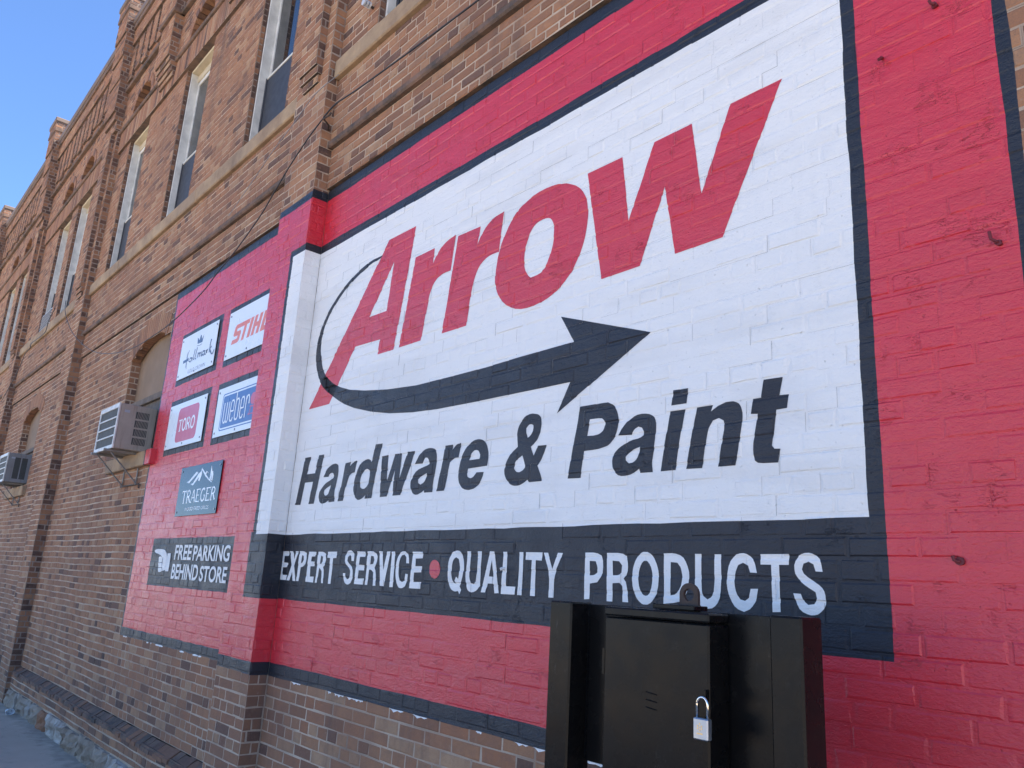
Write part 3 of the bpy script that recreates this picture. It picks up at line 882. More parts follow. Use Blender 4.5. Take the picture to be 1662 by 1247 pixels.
  ("O","white",["1869,1753 1870,1737 1871,1727 1873,1717 1876,1708 1879,1698 1884,1690 1888,1683 1894,1676 1899,1670 1905,1665 1912,1662 1918,1659 1926,1658 1932,1658 1940,1658 1946,1660 1953,1664 1959,1668 1965,1673 1971,1680 1976,1686 1981,1694 1985,1704 1988,1713 1991,1723 1992,1734 1994,1744 1994,1755 1993,1766 1992,1776 1990,1787 1987,1796 1981,1810 1974,1822 1969,1829 1963,1834 1956,1839 1950,1843 1942,1846 1936,1846 1928,1846 1922,1846 1915,1843 1908,1840 1902,1835 1896,1829 1890,1822 1886,1815 1881,1806 1877,1797 1874,1788 1871,1779 1870,1769","1898,1752 1898,1742 1899,1735 1901,1725 1903,1716 1905,1711 1908,1706 1910,1701 1914,1697 1917,1694 1920,1691 1924,1690 1927,1689 1931,1689 1935,1690 1939,1691 1942,1693 1946,1696 1948,1699 1952,1704 1954,1709 1957,1714 1960,1723 1962,1733 1963,1740 1964,1746 1964,1754 1963,1764 1962,1774 1960,1781 1958,1787 1956,1792 1953,1798 1950,1802 1948,1806 1944,1809 1941,1812 1937,1814 1934,1814 1930,1814 1926,1814 1922,1812 1919,1809 1916,1806 1912,1803 1910,1798 1906,1793 1904,1788 1902,1782 1900,1776 1899,1766"]),
  ("D","white",["1847,1841 1812,1842 1792,1840 1775,1835 1760,1826 1750,1812 1742,1796 1736,1777 1736,1754 1739,1730 1745,1709 1754,1694 1765,1682 1779,1675 1801,1670 1846,1665","1816,1811 1787,1809 1773,1794 1768,1780 1765,1763 1766,1747 1770,1730 1778,1716 1788,1705 1800,1698 1817,1695"]),
  ("U","white",["1711,1840 1684,1840 1684,1749 1682,1714 1677,1698 1660,1688 1647,1695 1640,1703 1634,1715 1631,1751 1630,1839 1604,1839 1603,1756 1606,1717 1611,1696 1619,1679 1629,1668 1642,1660 1656,1658 1670,1658 1684,1663 1694,1672 1703,1684 1708,1702 1711,1735"]),
  ("C","white",["1467,1780 1492,1781 1499,1802 1518,1812 1537,1804 1546,1784 1550,1769 1552,1753 1551,1737 1548,1722 1543,1709 1532,1694 1514,1690 1499,1700 1491,1729 1464,1730 1470,1703 1476,1687 1486,1674 1497,1664 1518,1655 1540,1662 1554,1671 1564,1685 1573,1702 1579,1724 1582,1743 1581,1762 1578,1780 1574,1799 1566,1816 1557,1828 1545,1838 1530,1842 1516,1843 1503,1840 1491,1833 1480,1823 1473,1808"]),
  ("T","white",["1453,1840 1351,1841 1353,1807 1387,1807 1386,1662 1414,1660 1415,1807 1453,1807"]),
  ("S","white",["1241,1788 1264,1789 1270,1810 1286,1818 1303,1812 1309,1794 1303,1781 1294,1773 1275,1761 1254,1749 1244,1740 1238,1731 1235,1719 1234,1705 1236,1692 1242,1679 1250,1670 1261,1662 1272,1659 1284,1658 1297,1661 1310,1666 1321,1675 1328,1687 1334,1700 1340,1721 1315,1720 1309,1704 1303,1696 1292,1688 1273,1691 1262,1708 1266,1727 1286,1738 1299,1746 1314,1757 1324,1768 1332,1781 1334,1794 1334,1807 1329,1820 1318,1837 1298,1844 1284,1845 1271,1842 1260,1836 1250,1827 1245,1814"]),
]
HAND = [
  ("finger","7456,1836 7459,1847 7446,1853 7427,1856 7384,1860 7296,1859 7241,1855 7212,1852 7192,1846 7172,1838 7152,1826 7136,1811 7123,1793 7117,1772 7116,1737 7119,1687 7177,1676 7210,1708 7211,1736 7214,1755 7222,1783 7274,1802 7310,1811 7364,1820 7404,1823 7427,1827"),
  ("cuff","7120,1823 7043,1825 7036,1781 7034,1743 7037,1675 7117,1675 7112,1715 7111,1740 7113,1774"),
  ("knuckle","7327,1791 7292,1797 7268,1795 7233,1785 7225,1750 7311,1744"),
  ("knuckle","7316,1740 7228,1744 7214,1708 7297,1702"),
  ("knuckle","7302,1697 7219,1703 7189,1678 7223,1668 7246,1665 7283,1667"),
]

FILMS = [Shape([parse(p) for p in polys], col, name) for name, col, polys in GLYPHS]

# lower walls -----------------------------------------------------------
ARCHES = {1: (-8.66, -9.33, -8.062), 2: (-14.545, -15.19, -13.90)}
A_SILL, A_SPR, A_APEX = 2.80, 3.93, 4.105


def lower_arch(bay):
    if bay not in ARCHES:
        return None
    cx, xl, xr = ARCHES[bay]
    hw = cx - xl
    rise = A_APEX - A_SPR
    Rr = (hw * hw + rise * rise) / (2 * rise)

    def fn(v):
        if v < A_SILL or v > A_APEX:
            return None
        if v <= A_SPR:
            return (xl, xr)
        d = v - (A_APEX - Rr)
        w = math.sqrt(max(0, Rr * Rr - d * d))
        return (max(xl, cx - w), min(xr, cx + w))
    return fn


for bi, (bx0, bx1) in enumerate(BAYS):
    p = part('wall')
    m = p['mb']
    if bi == 0:
        lay(p, m, 'F', 0.0, bx0, bx1, 0.43, 4.43, shapes=MURAL, films=FILMS, proud=0.0020, bevel=0.005, seed=11)
    elif bi == 1:
        lay(p, m, 'F', 0.0, bx0, -8.25, 0.43, 4.43, arch=lower_arch(1), seed=12, snaps=0.3, header=4)
        lay(p, m, 'F', 0.0, -8.25, bx1, 0.43, 4.43, arch=lower_arch(1), shapes=BAY1_PAINT, proud=0.0020, bevel=0.005, seed=12, snaps=0.3, header=4)
    else:
        lay(p, m, 'F', 0.0, bx0, bx1, 0.43, 4.43, arch=lower_arch(bi), seed=12 + bi)
    # stepped-out brickwork over the lower wall
    u = part('upper_wall')
    m = u['mb']
    brick_box(u, m, bx0, bx1, -0.022, 0.03, 4.43, snap(4.73), seed=21 + bi, side=False)
    m.box((bx0, -0.060, snap(4.73)), (bx1, 0.03, snap(4.73) + 0.058), 'sooty_brick', ch=0.012)
    lay(u, m, 'F', -0.04, bx0, bx1, snap(4.73) + 0.06, ZS, seed=31 + bi, jt=0.008)
    holes = [(c - HW, c + HW, ZW0, ZW1) for c in WINS[bi]]
    lay(u, m, 'F', -0.04, bx0, bx1, ZS + 0.05, ZW1, holes=holes, seed=41 + bi, jt=0.0075)
    for c in WINS[bi]:
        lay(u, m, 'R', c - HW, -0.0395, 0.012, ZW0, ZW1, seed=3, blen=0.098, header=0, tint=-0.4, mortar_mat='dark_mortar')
        m.box((c + HW, -0.036, ZW0), (c + HW + 0.02, 0.15, ZW1), 'sooty_brick')
        m.box((c - HW - 0.02, 0.0, ZW0), (c - HW - 0.001, 0.15, ZW1), 'sooty_brick')
    # soldier course over the windows
    h = part('window_head_course')
    zt = 7.86
    brick_box(h, h['mb'], bx0, bx1, -0.075, 0.14, ZW1, zt, seed=51 + bi, side=False, vertical=True)
    h['mb'].box((bx0, -0.105, zt), (bx1, 0.1, zt + 0.045), 'sooty_brick', ch=0.012)
    # blind arches
    z = part('arcade_wall')
    m = z['mb']
    zb0, zb1 = zt + 0.045, snap(8.55)
    az0, aw, ah = zb0 + 0.02, 0.40, 0.33

    def arc(v, cs=WINS[bi]):
        t = (v - az0) / ah
        if t < 0 or t >= 1:
            return None
        w = aw * math.sqrt(1 - t * t)
        return [(c - w, c + w) for c in cs]
    lay(z, m, 'F', -0.085, bx0, bx1, zb0, zb1, arch=arc, seed=61 + bi, tint=-0.05)
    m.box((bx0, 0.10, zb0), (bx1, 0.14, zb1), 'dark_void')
    for c in WINS[bi]:
        rb = MB()
        ring(rb, c, az0, aw - 0.012, ah - 0.012, 0.11, -0.092, 0.08, 15, 0.0, math.pi, seed=bi)
        z.setdefault('extra', []).append(('arch', rb))
    # string course, frieze, parapet
    f = part('parapet')
    m = f['mb']
    m.box((bx0, -0.14, zb1), (bx1, 0.1, zb1 + 0.05), 'sooty_brick', ch=0.01)
    m.box((bx0, -0.118, zb1 + 0.05), (bx1, 0.1, zb1 + 0.10), 'sooty_brick', ch=0.01)
    z0, z1 = zb1 + 0.10, snap(9.32)
    lay(f, m, 'F', -0.10, bx0, bx1, z0, z1, seed=71 + bi, mat='brick', tint=-0.15)
    x = bx1 - 0.16
    n = 0
    while x > bx0 + 0.2:
        if bi != 1 or min(abs(x - 0.1 + 7.475), abs(x - 0.1 + 9.755)) > 0.45:
            brick_box(f, m, x - 0.235, x, -0.138, -0.09, z0 + 0.07 + 0.066 * (n % 2), z1 - 0.02, seed=n, capmat='sooty_brick', tint=-0.1)
        x -= 0.335
        n += 1
    brick_box(f, m, bx0, bx1, -0.165, 0.1, z1, snap(9.60), seed=81 + bi, side=False)
    m.box((bx0, -0.195, snap(9.60)), (bx1, 0.1, 9.69), 'sooty_brick', ch=0.008)
    m.box((bx0, -0.215, 9.69), (bx1, 0.35, 9.80), 'coping_metal', ch=0.012)
    if bi == 1:
        for c in (-7.475, -9.755):
            g = part('bracket_pier')
            m = g['mb']
            brick_box(g, m, c - 0.26, c + 0.26, -0.195, 0.0, snap(7.96), snap(8.56), seed=5)
            for i in range(4):
                brick_box(g, m, c - 0.26, c + 0.26, -0.17 + 0.022 * i, 0.0, snap(7.96) - CP * (i + 1), snap(7.96) - CP * i, seed=6 + i)
            m.box((c - 0.30, -0.235, snap(8.56)), (c + 0.30, 0.0, snap(8.56) + 0.06), 'sooty_brick', ch=0.01)
            brick_box(g, m, c - 0.28, c + 0.28, -0.215, 0.0, snap(8.56) + 0.06, snap(9.60), seed=9)
    # plinth with a sloped course of bricks
    q = part('plinth')
    m = q['mb']
    lay(q, m, 'F', -0.075, bx0, bx1, 0.19, 0.36, seed=91 + bi, tint=-0.1)
    m.box((bx0, -0.066, 0.0), (bx1, 0.1, 0.355), 'mortar')
    x = bx0
    rg = random.Random(bi)
    slope = MB()
    while x < bx1 - 0.02:
        w = min(0.105, bx1 - x)
        dz = rg.uniform(-0.009, 0.004)
        dy = rg.uniform(-0.006, 0.010)
        vs = [(x + .002, -0.086 + dy, 0.345 + dz), (x + w - .002, -0.086 + dy, 0.345 + dz), (x + w - .004, -0.086 + dy, 0.372 + dz), (x + .004, -0.086 + dy, 0.372 + dz),
              (x + .004, 0.004, 0.432 + dz), (x + w - .004, 0.004, 0.432 + dz), (x + .004, 0.004, 0.345), (x + w - .004, 0.004, 0.345)]
        slope.add(vs, [(0, 1, 2, 3), (3, 2, 5, 4), (0, 3, 4, 6), (1, 7, 5, 2), (0, 6, 7, 1)], 'sooty_brick' if rg.random() < 0.6 else 'brick', rg.uniform(0.0, 0.3))
        x += w
    m.box((bx0, -0.07, 0.34), (bx1, 0.0, 0.385), 'sooty_brick')
    q.setdefault('extra', []).append(('sloped_course', slope))

# piers -----------------------------------------------------------------
for pi, (px0, px1) in enumerate(PIERS):
    p = part('pier')
    m = p['mb']
    zl = snap(5.38)
    if pi == 0:
        m.box((px0, -PF + 0.006, 0.0), (px1 - 0.006, 0.05, zl), 'mortar')
        lay(p, m, 'F', -PF, px0, px1 - 0.0005, 0.0, zl, shapes=PIER_PAINT, proud=0.0020, bevel=0.005, seed=101)
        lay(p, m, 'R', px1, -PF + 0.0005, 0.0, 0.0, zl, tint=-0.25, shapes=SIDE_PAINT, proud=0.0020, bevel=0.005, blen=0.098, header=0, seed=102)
    else:
        brick_box(p, m, px0, px1, -PF, 0.05, 0.0, zl, seed=101 + pi * 5)
    brick_box(p, m, px0, px1, -PF, 0.05, zl, 7.90, seed=103 + pi * 5)
    cx = (px0 + px1) / 2
    brick_box(p, m, cx - 0.147, cx + 0.147, -PF - 0.06, -PF + 0.01, zl + 2 * CP, 7.90, seed=104 + pi)
    for i in range(2):
        brick_box(p, m, cx - 0.147 + 0.02 * i, cx + 0.147 - 0.02 * i, -PF - 0.042 + 0.02 * i, -PF + 0.01, zl + CP * (1 - i), zl + CP * (2 - i), seed=105 + pi + i)
    prev = 7.90
    for zz, y in ((8.05, -0.165), (8.2, -0.20), (8.75, -0.232), (9.1, -0.25), (9.5, -0.275), (9.9, -0.30)):
        zz = snap(zz)
        brick_box(p, m, px0 - 0.01, px1 + (0.004 if zz > 8.6 else 0.0), y, 0.05, prev, zz, seed=106 + pi, tint=-0.1)
        prev = zz
    m.box((px0 - 0.02, -0.32, prev), (px1 + 0.02, 0.25, prev + 0.075), 'sooty_brick', ch=0.01)
    brick_box(p, m, px0 - 0.015, px1 + 0.015, -0.315, 0.25, prev + 0.075, prev + 0.075 + 2 * CP, seed=107 + pi, tint=-0.1)
    m.box((px0 - 0.03, -0.335, prev + 0.075 + 2 * CP), (px1 + 0.03, 0.28, prev + 0.165 + 2 * CP), 'coping_metal', ch=0.012)

# build the parts and hang the bricks on them -----------------------------
for r in BRICKS:
    r['area'] = project_area(r['c'], r['w'], r['h'], r['sh'].axis)
SINGLE = set()
for flag in (True, False):
    rs = sorted((r for r in BRICKS if r['painted'] == flag), key=lambda r: -r['area'])[:295]
    SINGLE |= {id(r) for r in rs}
for p in PARTS.values():
    p['ob'] = p['mb'].build(p['name'], building)
    p['rest'] = MB()
for r in BRICKS:
    pt = r['sh'].part
    if id(r) in SINGLE:
        r['mb'].build('painted_brick' if r['painted'] else 'brick', pt['ob'])
    else:
        b, t = r['mb'], pt['rest']
        o = len(t.v)
        t.v.extend(b.v)
        mp = [t.slot(s) for s in b.slots]
        for f, mi, rr in zip(b.f, b.m, b.r):
            t.f.append([i + o for i in f])
            t.m.append(mp[mi])
            t.r.append(rr)
for p in PARTS.values():
    if p['rest'].f:
        tag(p['rest'].build('brickwork', p['ob']), kind='stuff')
    for nm, mb in p.get('extra', ()):
        tag(mb.build(nm, p['ob']), kind='stuff')

# body of the building behind the brick skin
body = MB()
body.box((-22.7, 0.16, 0.0), (3.0, 12.0, 9.55), 'roof_tar')
body.box((2.6, -0.02, 0.0), (3.0, 0.16, 9.6), 'mortar')
body.build('building_body', building)

# lettering of the painted sign ------------------------------------------
sign = empty('painted_sign', building)
for s in FILMS:
    if s.mb.f:
        s.mb.build({'arrow': 'arrow', 'ampersand': 'ampersand', 'dot': 'dot'}.get(s.name, 'letter'), sign)


def text_mb(txt, x0, x1, z0, z1, y, mat, bold=0.0, shear=0.0, thick=0.0008):
    cu = bpy.data.curves.new('lettering', 'FONT')
    cu.body = txt
    cu.offset = bold
    cu.shear = shear
    ob = bpy.data.objects.new('lettering', cu)
    me = bpy.data.meshes.new_from_object(ob)
    co = np.array([v.co[:2] for v in me.vertices])
    lo, hi = co.min(0), co.max(0)
    co = (co - lo) / (hi - lo)
    vs = [(x0 + (x1 - x0) * a, y, z0 + (z1 - z0) * b) for a, b in co]
    fs = [tuple(pl.vertices) for pl in me.polygons]
    bpy.data.objects.remove(ob)
    bpy.data.curves.remove(cu)
    bpy.data.meshes.remove(me)
    mb = MB()
    out = []
    for f in fs:
        a, b, c = vs[f[0]], vs[f[1]], vs[f[2]]
        ar = (b[0] - a[0]) * (c[2] - a[2]) - (c[0] - a[0]) * (b[2] - a[2])
        out.append(f if ar > 0 else f[::-1])
    mb.add(vs, out, mat)
    return mb


for word, x0, x1, z0, z1 in (('FREE', -6.945, -6.560, 1.772, 1.892), ('PARKING', -6.522, -5.790, 1.768, 1.888),
                             ('BEHIND', -6.953, -6.362, 1.618, 1.738), ('STORE', -6.322, -5.795, 1.614, 1.732)):
    n = len(word)
    text_mb(word, x0, x1, z0, z1, -0.003, 'white_paint', bold=0.023).build('lettering', sign)
hand = empty('pointing_hand', sign)
for i, (nm, s) in enumerate(HAND):
    hb = MB()
    hb.prism(parse(s), -0.0032 - 0.0003 * i, -0.001, 'white_paint')
    hb.build({'finger': 'hand_outline', 'cuff': 'cuff', 'knuckle': 'knuckle'}[nm], hand)

# stone sills -----------------------------------------------------------
for bi, (bx0, bx1) in enumerate(BAYS):
    rg = random.Random(bi + 50)
    x = bx0 + 0.004
    while x < bx1 - 0.05:
        w = rg.uniform(1.2, 1.9)
        if bx1 - (x + w) < 0.7:
            w = bx1 - 0.004 - x
        s = MB()
        s.box((x, -0.078 + rg.uniform(-.004, .004), ZS), (x + w - 0.006, 0.05, ZW0 + 0.002), 'limestone', ch=0.01)
        s.build('stone_sill', building)
        x += w

# windows ---------------------------------------------------------------
for bi, cs in enumerate(WINS):
    for wi, c in enumerate(cs):
        wd = empty('window', building)
        x0, x1 = c - HW, c + HW
        fr = MB()
        fr.box((x0 + 0.001, 0.010, ZW0), (x0 + 0.022, 0.12, ZW1), 'window_white', ch=0.003)
        fr.box((x1 - 0.022, 0.010, ZW0), (x1 - 0.001, 0.12, ZW1), 'window_white', ch=0.003)
        fr.build('jamb', wd)
        hd = MB()
        hd.box((x0 + 0.022, 0.008, ZW1 - 0.03), (x1 - 0.022, 0.12, ZW1 - 0.001), 'cream_wood', ch=0.003)
        hd.box((x0 + 0.022, 0.085, ZW1 - 0.12), (x1 - 0.022, 0.12, ZW1 - 0.03), 'cream_wood', ch=0.003)
        hd.build('head', wd)
        zr = ZW0 + 0.84
        zt = ZW1 - 0.12
        a, b = x0 + 0.022, x1 - 0.022
        up = MB()
        for bxx in (((a, 0.098, zr), (a + 0.04, 0.13, zt)), ((b - 0.04, 0.098, zr), (b, 0.13, zt)), ((a + .04, 0.098, zt - 0.05), (b - .04, 0.13, zt)), ((a + .04, 0.098, zr), (b - .04, 0.13, zr + 0.04))):
            up.box(*bxx, 'window_white', ch=0.004)
        us = up.build('upper_sash', wd)
        g = MB()
        g.box((a + 0.04, 0.112, zr + 0.04), (b - 0.04, 0.118, zt - 0.05), 'window_glass')
        g.build('pane', us)
        lo = MB()
        for bxx in (((a, 0.075, ZW0), (a + 0.028, 0.098, zr)), ((b - 0.028, 0.075, ZW0), (b, 0.098, zr)), ((a + .028, 0.075, ZW0), (b - .028, 0.098, ZW0 + 0.03)), ((a + .028, 0.075, zr - 0.022), (b - .028, 0.098, zr))):
            lo.box(*bxx, 'window_white' if bxx[0][2] > ZW0 + 0.5 else 'screen_mesh', ch=0.003)
        ls = lo.build('lower_sash', wd)
        g = MB()
        g.box((a + 0.028, 0.084, ZW0 + 0.03), (b - 0.028, 0.09, zr - 0.022), 'window_glass' if (bi, wi) == (0, 0) else 'screen_mesh')
        g.build('screen', ls)
        if bi == 0:
            mu = MB()
            for i in range(1, 4):
                xx = a + (b - a) * i / 4
                mu.box((xx - 0.006, 0.08, ZW0 + 0.03), (xx + 0.006, 0.0838, zr - 0.022), 'window_white')
            for i in range(1, 4):
                zz = ZW0 + 0.03 + (zr - ZW0 - 0.05) * i / 4
                mu.box((a + 0.028, 0.079, zz - 0.006), (b - 0.028, 0.0798, zz + 0.006), 'window_white')
            mu.build('glazing_bars', ls)

# lower arched windows, boarded up ---------------------------------------
for bi, (cx, xl, xr) in ARCHES.items():
    w = empty('boarded_window', building)
    hw = cx - xl
    rise = A_APEX - A_SPR
    Rr = (hw * hw + rise * rise) / (2 * rise)
    th = math.asin(hw / Rr)
    rb = MB()
    n = 24
    rg = random.Random(bi)
    zc = A_APEX - Rr
    for i in range(n):
        p0, p1 = -th + 2 * th * (i + 0.06) / n, -th + 2 * th * (i + 0.94) / n
        if bi == 1 and cx + math.sin(p1) * (Rr + 0.21) > -8.075:
            continue
        q = [(cx + math.sin(t) * (Rr + d), zc + math.cos(t) * (Rr + d)) for t, d in ((p0, -0.004), (p1, -0.004), (p1, 0.205), (p0, 0.205))]
        vs = [(x, -0.006 + rg.uniform(-.001, .001), z) for x, z in q] + [(x, 0.09, z) for x, z in q]
        rb.add(vs, [(0, 1, 2, 3), (7, 6, 5, 4), (0, 4, 5, 1), (1, 5, 6, 2), (2, 6, 7, 3), (3, 7, 4, 0)], 'brick', rg.uniform(0.15, 0.9))
    tag(rb.build('arch', w), kind='stuff')
    rv = {'name': 'reveal', 'mb': MB()}
    nb = len(BRICKS)
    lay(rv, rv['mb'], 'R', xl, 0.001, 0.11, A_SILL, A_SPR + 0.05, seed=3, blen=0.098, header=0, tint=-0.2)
    ro = rv['mb'].build('reveal', w)
    rest = MB()
    for r in BRICKS[nb:]:
        rest.add(r['mb'].v, r['mb'].f, 'brick', r['mb'].r[0])
    tag(rest.build('brickwork', ro), kind='stuff')
    bd = MB()
    bd.box((xl, 0.10, 3.43), (xr + 0.12, 0.13, A_APEX + 0.12), 'board_tan')
    bd.build('board', w)
    fr = MB()
    fr.box((xl, 0.05, 3.37), (xr + 0.02, 0.13, 3.44), 'old_wood', ch=0.006)
    fr.box((xr - 0.11, 0.03, A_SILL), (xr - 0.03, 0.13, 3.37), 'old_wood', ch=0.006)
    fr.box((xl, 0.03, A_SILL), (xl + 0.07, 0.13, 3.37), 'old_wood', ch=0.006)
    fr.build('frame', w)
    gl = MB()
    gl.box((xl + 0.07, 0.085, A_SILL), (xr - 0.11, 0.10, 3.37), 'old_wood')
    gl.build('panel', w)
    st = MB()
    xe = xr + 0.165 if bi == 1 else xr + 0.08
    st.box((xl - 0.06, -0.055, A_SILL - 0.15), (xr - 0.0 if bi == 1 else xe, 0.10, A_SILL - 0.004), 'limestone', ch=0.008)
    st.build('stone_sill', w)
    if bi == 1:
        st = MB()
        st.box((xr + 0.002, -0.057, A_SILL - 0.151), (xr + 0.022, 0.02, A_SILL - 0.003), 'black_paint')
        st.box((xr + 0.022, -0.057, A_SILL - 0.151), (xe, 0.02, A_SILL - 0.003), 'red_paint', ch=0.006)
        st.build('painted_sill_end', w)

# foundation stones -------------------------------------------------------
fd = empty('foundation', building)
for bi, (bx0, bx1) in enumerate(BAYS):
    rg = random.Random(bi + 9)
    x = bx0 + 0.01
    while x < bx1 - 0.1 and bi < 3:
        w = rg.uniform(0.28, 0.75)
        if bx1 - x - w < 0.25:
            w = bx1 - x - 0.01
        top = 0.20 + rg.uniform(-0.035, 0.0)
        yf = -0.09 - rg.uniform(0.0, 0.03)
        nx, nz = 7, 5
        vs, fs = [], []
        for iz in range(nz + 1):
            for ix in range(nx + 1):
                ex = min(ix, nx - ix) / 1.0
                ez = min(iz + 1, nz - iz) / 1.0
                rnd_in = 0.02 * (ex == 0) + 0.015 * (ez == 0)
                vs.append((x + w * ix / nx + rg.uniform(-.008, .008) * (0 < ix < nx), yf + rnd_in + rg.uniform(-.022, .022), -0.02 + (top + 0.02) * iz / nz + rg.uniform(-.01, .0)))
        for iz in range(nz):
            for ix in range(nx):
                a0 = iz * (nx + 1) + ix
                fs.append((a0, a0 + 1, a0 + nx + 2, a0 + nx + 1))
        o = len(vs)
        vs += [(x, -0.05, -0.02), (x + w, -0.05, -0.02), (x + w, -0.05, top), (x, -0.05, top)]
        t0 = nz * (nx + 1)
        for ix in range(nx):
            pass
        fs.append(tuple(range(t0, t0 + nx + 1)) + (o + 2, o + 3))
        fs.append(tuple(iz * (nx + 1) for iz in range(nz, -1, -1)) + (o, o + 3))
        fs.append(tuple(iz * (nx + 1) + nx for iz in range(nz + 1)) + (o + 2, o + 1))
        s = MB()
        s.add(vs, fs, 'brick' if rg.random() < 0.3 and w < 0.5 else rg.choice(['foundation_stone', 'foundation_stone', 'pale_render', 'limestone']), 0.75)
        s.build('stone', fd)
        x += w + 0.008

# ------------------------------------------------------------------ metal signs on the wall
def stroke(mb, pts, w, y, mat):
    """flat printed stroke of width w through pts (x,z)"""
    n = len(pts)
    L, Rr = [], []
    for i in range(n):
        a, b = Vector(pts[max(i - 1, 0)]), Vector(pts[min(i + 1, n - 1)])
        d = (b - a)
        if d.length < 1e-6:
            d = Vector((1, 0))
        d.normalize()
        nn = Vector((-d.y, d.x)) * w / 2
        p = Vector(pts[i])
        L.append(p + nn)
        Rr.append(p - nn)
    vs = [(p.x, y, p.y) for p in L] + [(p.x, y, p.y) for p in Rr]
    fs = [(i, n + i, n + i + 1, i + 1) for i in range(n - 1)]
    mb.add(vs, fs, mat)


def plate(name, label, x0, x1, z0, z1, mat, screws, group, tilt=0.0):
    o = empty(name)
    tag(o, label, 'sign', group)
    b = MB()
    b.box((x0, -0.010, z0), (x1, -0.0055, z1), mat, ch=0.001)
    b.build('panel', o)
    s = MB()
    for sx, sz in screws:
        q = MB()
        c = [(sx + 0.009 * math.cos(t * math.pi / 4), sz + 0.009 * math.sin(t * math.pi / 4)) for t in range(8)]
        q.prism(c, -0.0135, -0.0095, 'screw_steel')
        q.build('screw', o)
    bk = MB()
    bk.box((x0 + 0.03, -0.0053, z0 + 0.03), (x1 - 0.03, 0.001, z1 - 0.03), 'galvanised')
    bk.build('backing', o)
    return o


YS = -0.0106
SG = 'rectangular metal signs screwed to the red wall'


def rr(x0, x1, z0, z1, r, n=5):
    out = []
    for cx, cz, a0 in ((x1 - r, z0 + r, -90), (x1 - r, z1 - r, 0), (x0 + r, z1 - r, 90), (x0 + r, z0 + r, 180)):
        for i in range(n + 1):
            t = math.radians(a0 + 90 * i / n)
            out.append((cx + r * math.cos(t), cz + r * math.sin(t)))
    return out


def corners(x0, x1, z0, z1, d=0.035):
    return [(x0 + d, z0 + d), (x1 - d, z0 + d), (x1 - d, z1 - d), (x0 + d, z1 - d), ((x0 + x1) / 2, z0 + 0.025)]


# script name with a crown
o = plate('wall_sign', 'white metal sign with navy script lettering below a small crown', -7.637, -6.735, 3.424, 3.840, 'sheet_white', corners(-7.637, -6.735, 3.424, 3.840), SG)
HALL = [[(-7.398, 3.685), (-7.427, 3.625), (-7.434, 3.52)], [(-7.43, 3.669), (-7.439, 3.627), (-7.409, 3.503)], [(-7.523, 3.587), (-7.447, 3.588), (-7.383, 3.595)], [(-7.282, 3.588), (-7.343, 3.597), (-7.371, 3.574), (-7.325, 3.557), (-7.282, 3.588), (-7.281, 3.557)], [(-7.241, 3.664), (-7.26, 3.575), (-7.23, 3.563)], [(-7.188, 3.672), (-7.214, 3.57), (-7.181, 3.56)], [(-7.145, 3.615), (-7.147, 3.566)], [(-7.143, 3.596), (-7.11, 3.608), (-7.098, 3.563)], [(-7.104, 3.592), (-7.066, 3.606), (-7.058, 3.565), (-7.032, 3.563)], [(-6.977, 3.598), (-7.026, 3.604), (-7.038, 3.576), (-7.0, 3.56), (-6.974, 3.597), (-6.971, 3.563), (-6.947, 3.562)], [(-6.943, 3.6), (-6.923, 3.566), (-6.938, 3.587), (-6.901, 3.598)], [(-6.853, 3.684), (-6.865, 3.638), (-6.861, 3.56)], [(-6.825, 3.613), (-6.86, 3.59), (-6.802, 3.536), (-6.772, 3.535), (-6.748, 3.568)]]
for i, s in enumerate(HALL):
    b = MB()
    stroke(b, s, 0.028 if i == 2 else 0.009 if i in (0, 1) else 0.0135, YS - 0.0002 * i, 'print_navy')
    b.build('script_stroke', o)
b = MB()
b.prism([(-7.205, 3.708), (-7.085, 3.702), (-7.068, 3.772), (-7.108, 3.735), (-7.128, 3.775), (-7.150, 3.785), (-7.165, 3.735), (-7.220, 3.772)], YS, -0.0095, 'print_navy')
b.build('crown', o)
b = MB()
stroke(b, [(-7.205, 3.690), (-7.14, 3.682), (-7.085, 3.686)], 0.007, YS, 'print_grey')
b.build('underline', o)
text_mb('GOLD CROWN', -7.354, -6.928, 3.448, 3.484, YS, 'print_grey').build('lettering', o)

# orange letters
o = plate('wall_sign', 'white metal sign with slanted orange capital letters, partly behind the brick pier', -6.485, -5.575, 3.412, 3.832, 'sheet_white', corners(-6.485, -5.575, 3.412, 3.832), SG)
H0, H1 = 3.530, 3.692
DX = 0.055


def sl(pts):
    return [(x + DX * (z - H0) / (H1 - H0), z) for x, z in pts]


def G_(u0, u1, poly):
    return sl([(u0 + (u1 - u0) * a, H0 + (H1 - H0) * bb) for a, bb in poly])


for u0, u1, poly in (
        (-6.375, -6.215, [(0, 0), (.86, 0), (1, .1), (1, .5), (.86, .62), (.36, .62), (.36, .77), (1, .77), (1, 1), (.14, 1), (0, .9), (0, .5), (.14, .39), (.64, .39), (.64, .23), (0, .23)]),
        (-6.205, -6.075, [(.3, 0), (.7, 0), (.7, .77), (1.05, .77), (1.05, 1), (-.1, 1), (-.1, .77), (.3, .77)]),
        (-6.050, -5.992, [(0, 0), (1, 0), (1, 1), (0, 1)]),
        (-5.965, -5.815, [(0, 0), (.36, 0), (.36, .4), (.64, .4), (.64, 0), (1, 0), (1, 1), (.64, 1), (.64, .62), (.36, .62), (.36, 1), (0, 1)]),
        (-5.785, -5.655, [(0, 0), (1, 0), (1, .23), (.42, .23), (.42, 1), (0, 1)])):
    b = MB()
    b.prism(G_(-6.378 + (u0 + 6.378) * 0.955, -6.378 + (u1 + 6.378) * 0.955, poly), YS, -0.0095, 'print_orange')
    b.build('letter', o)

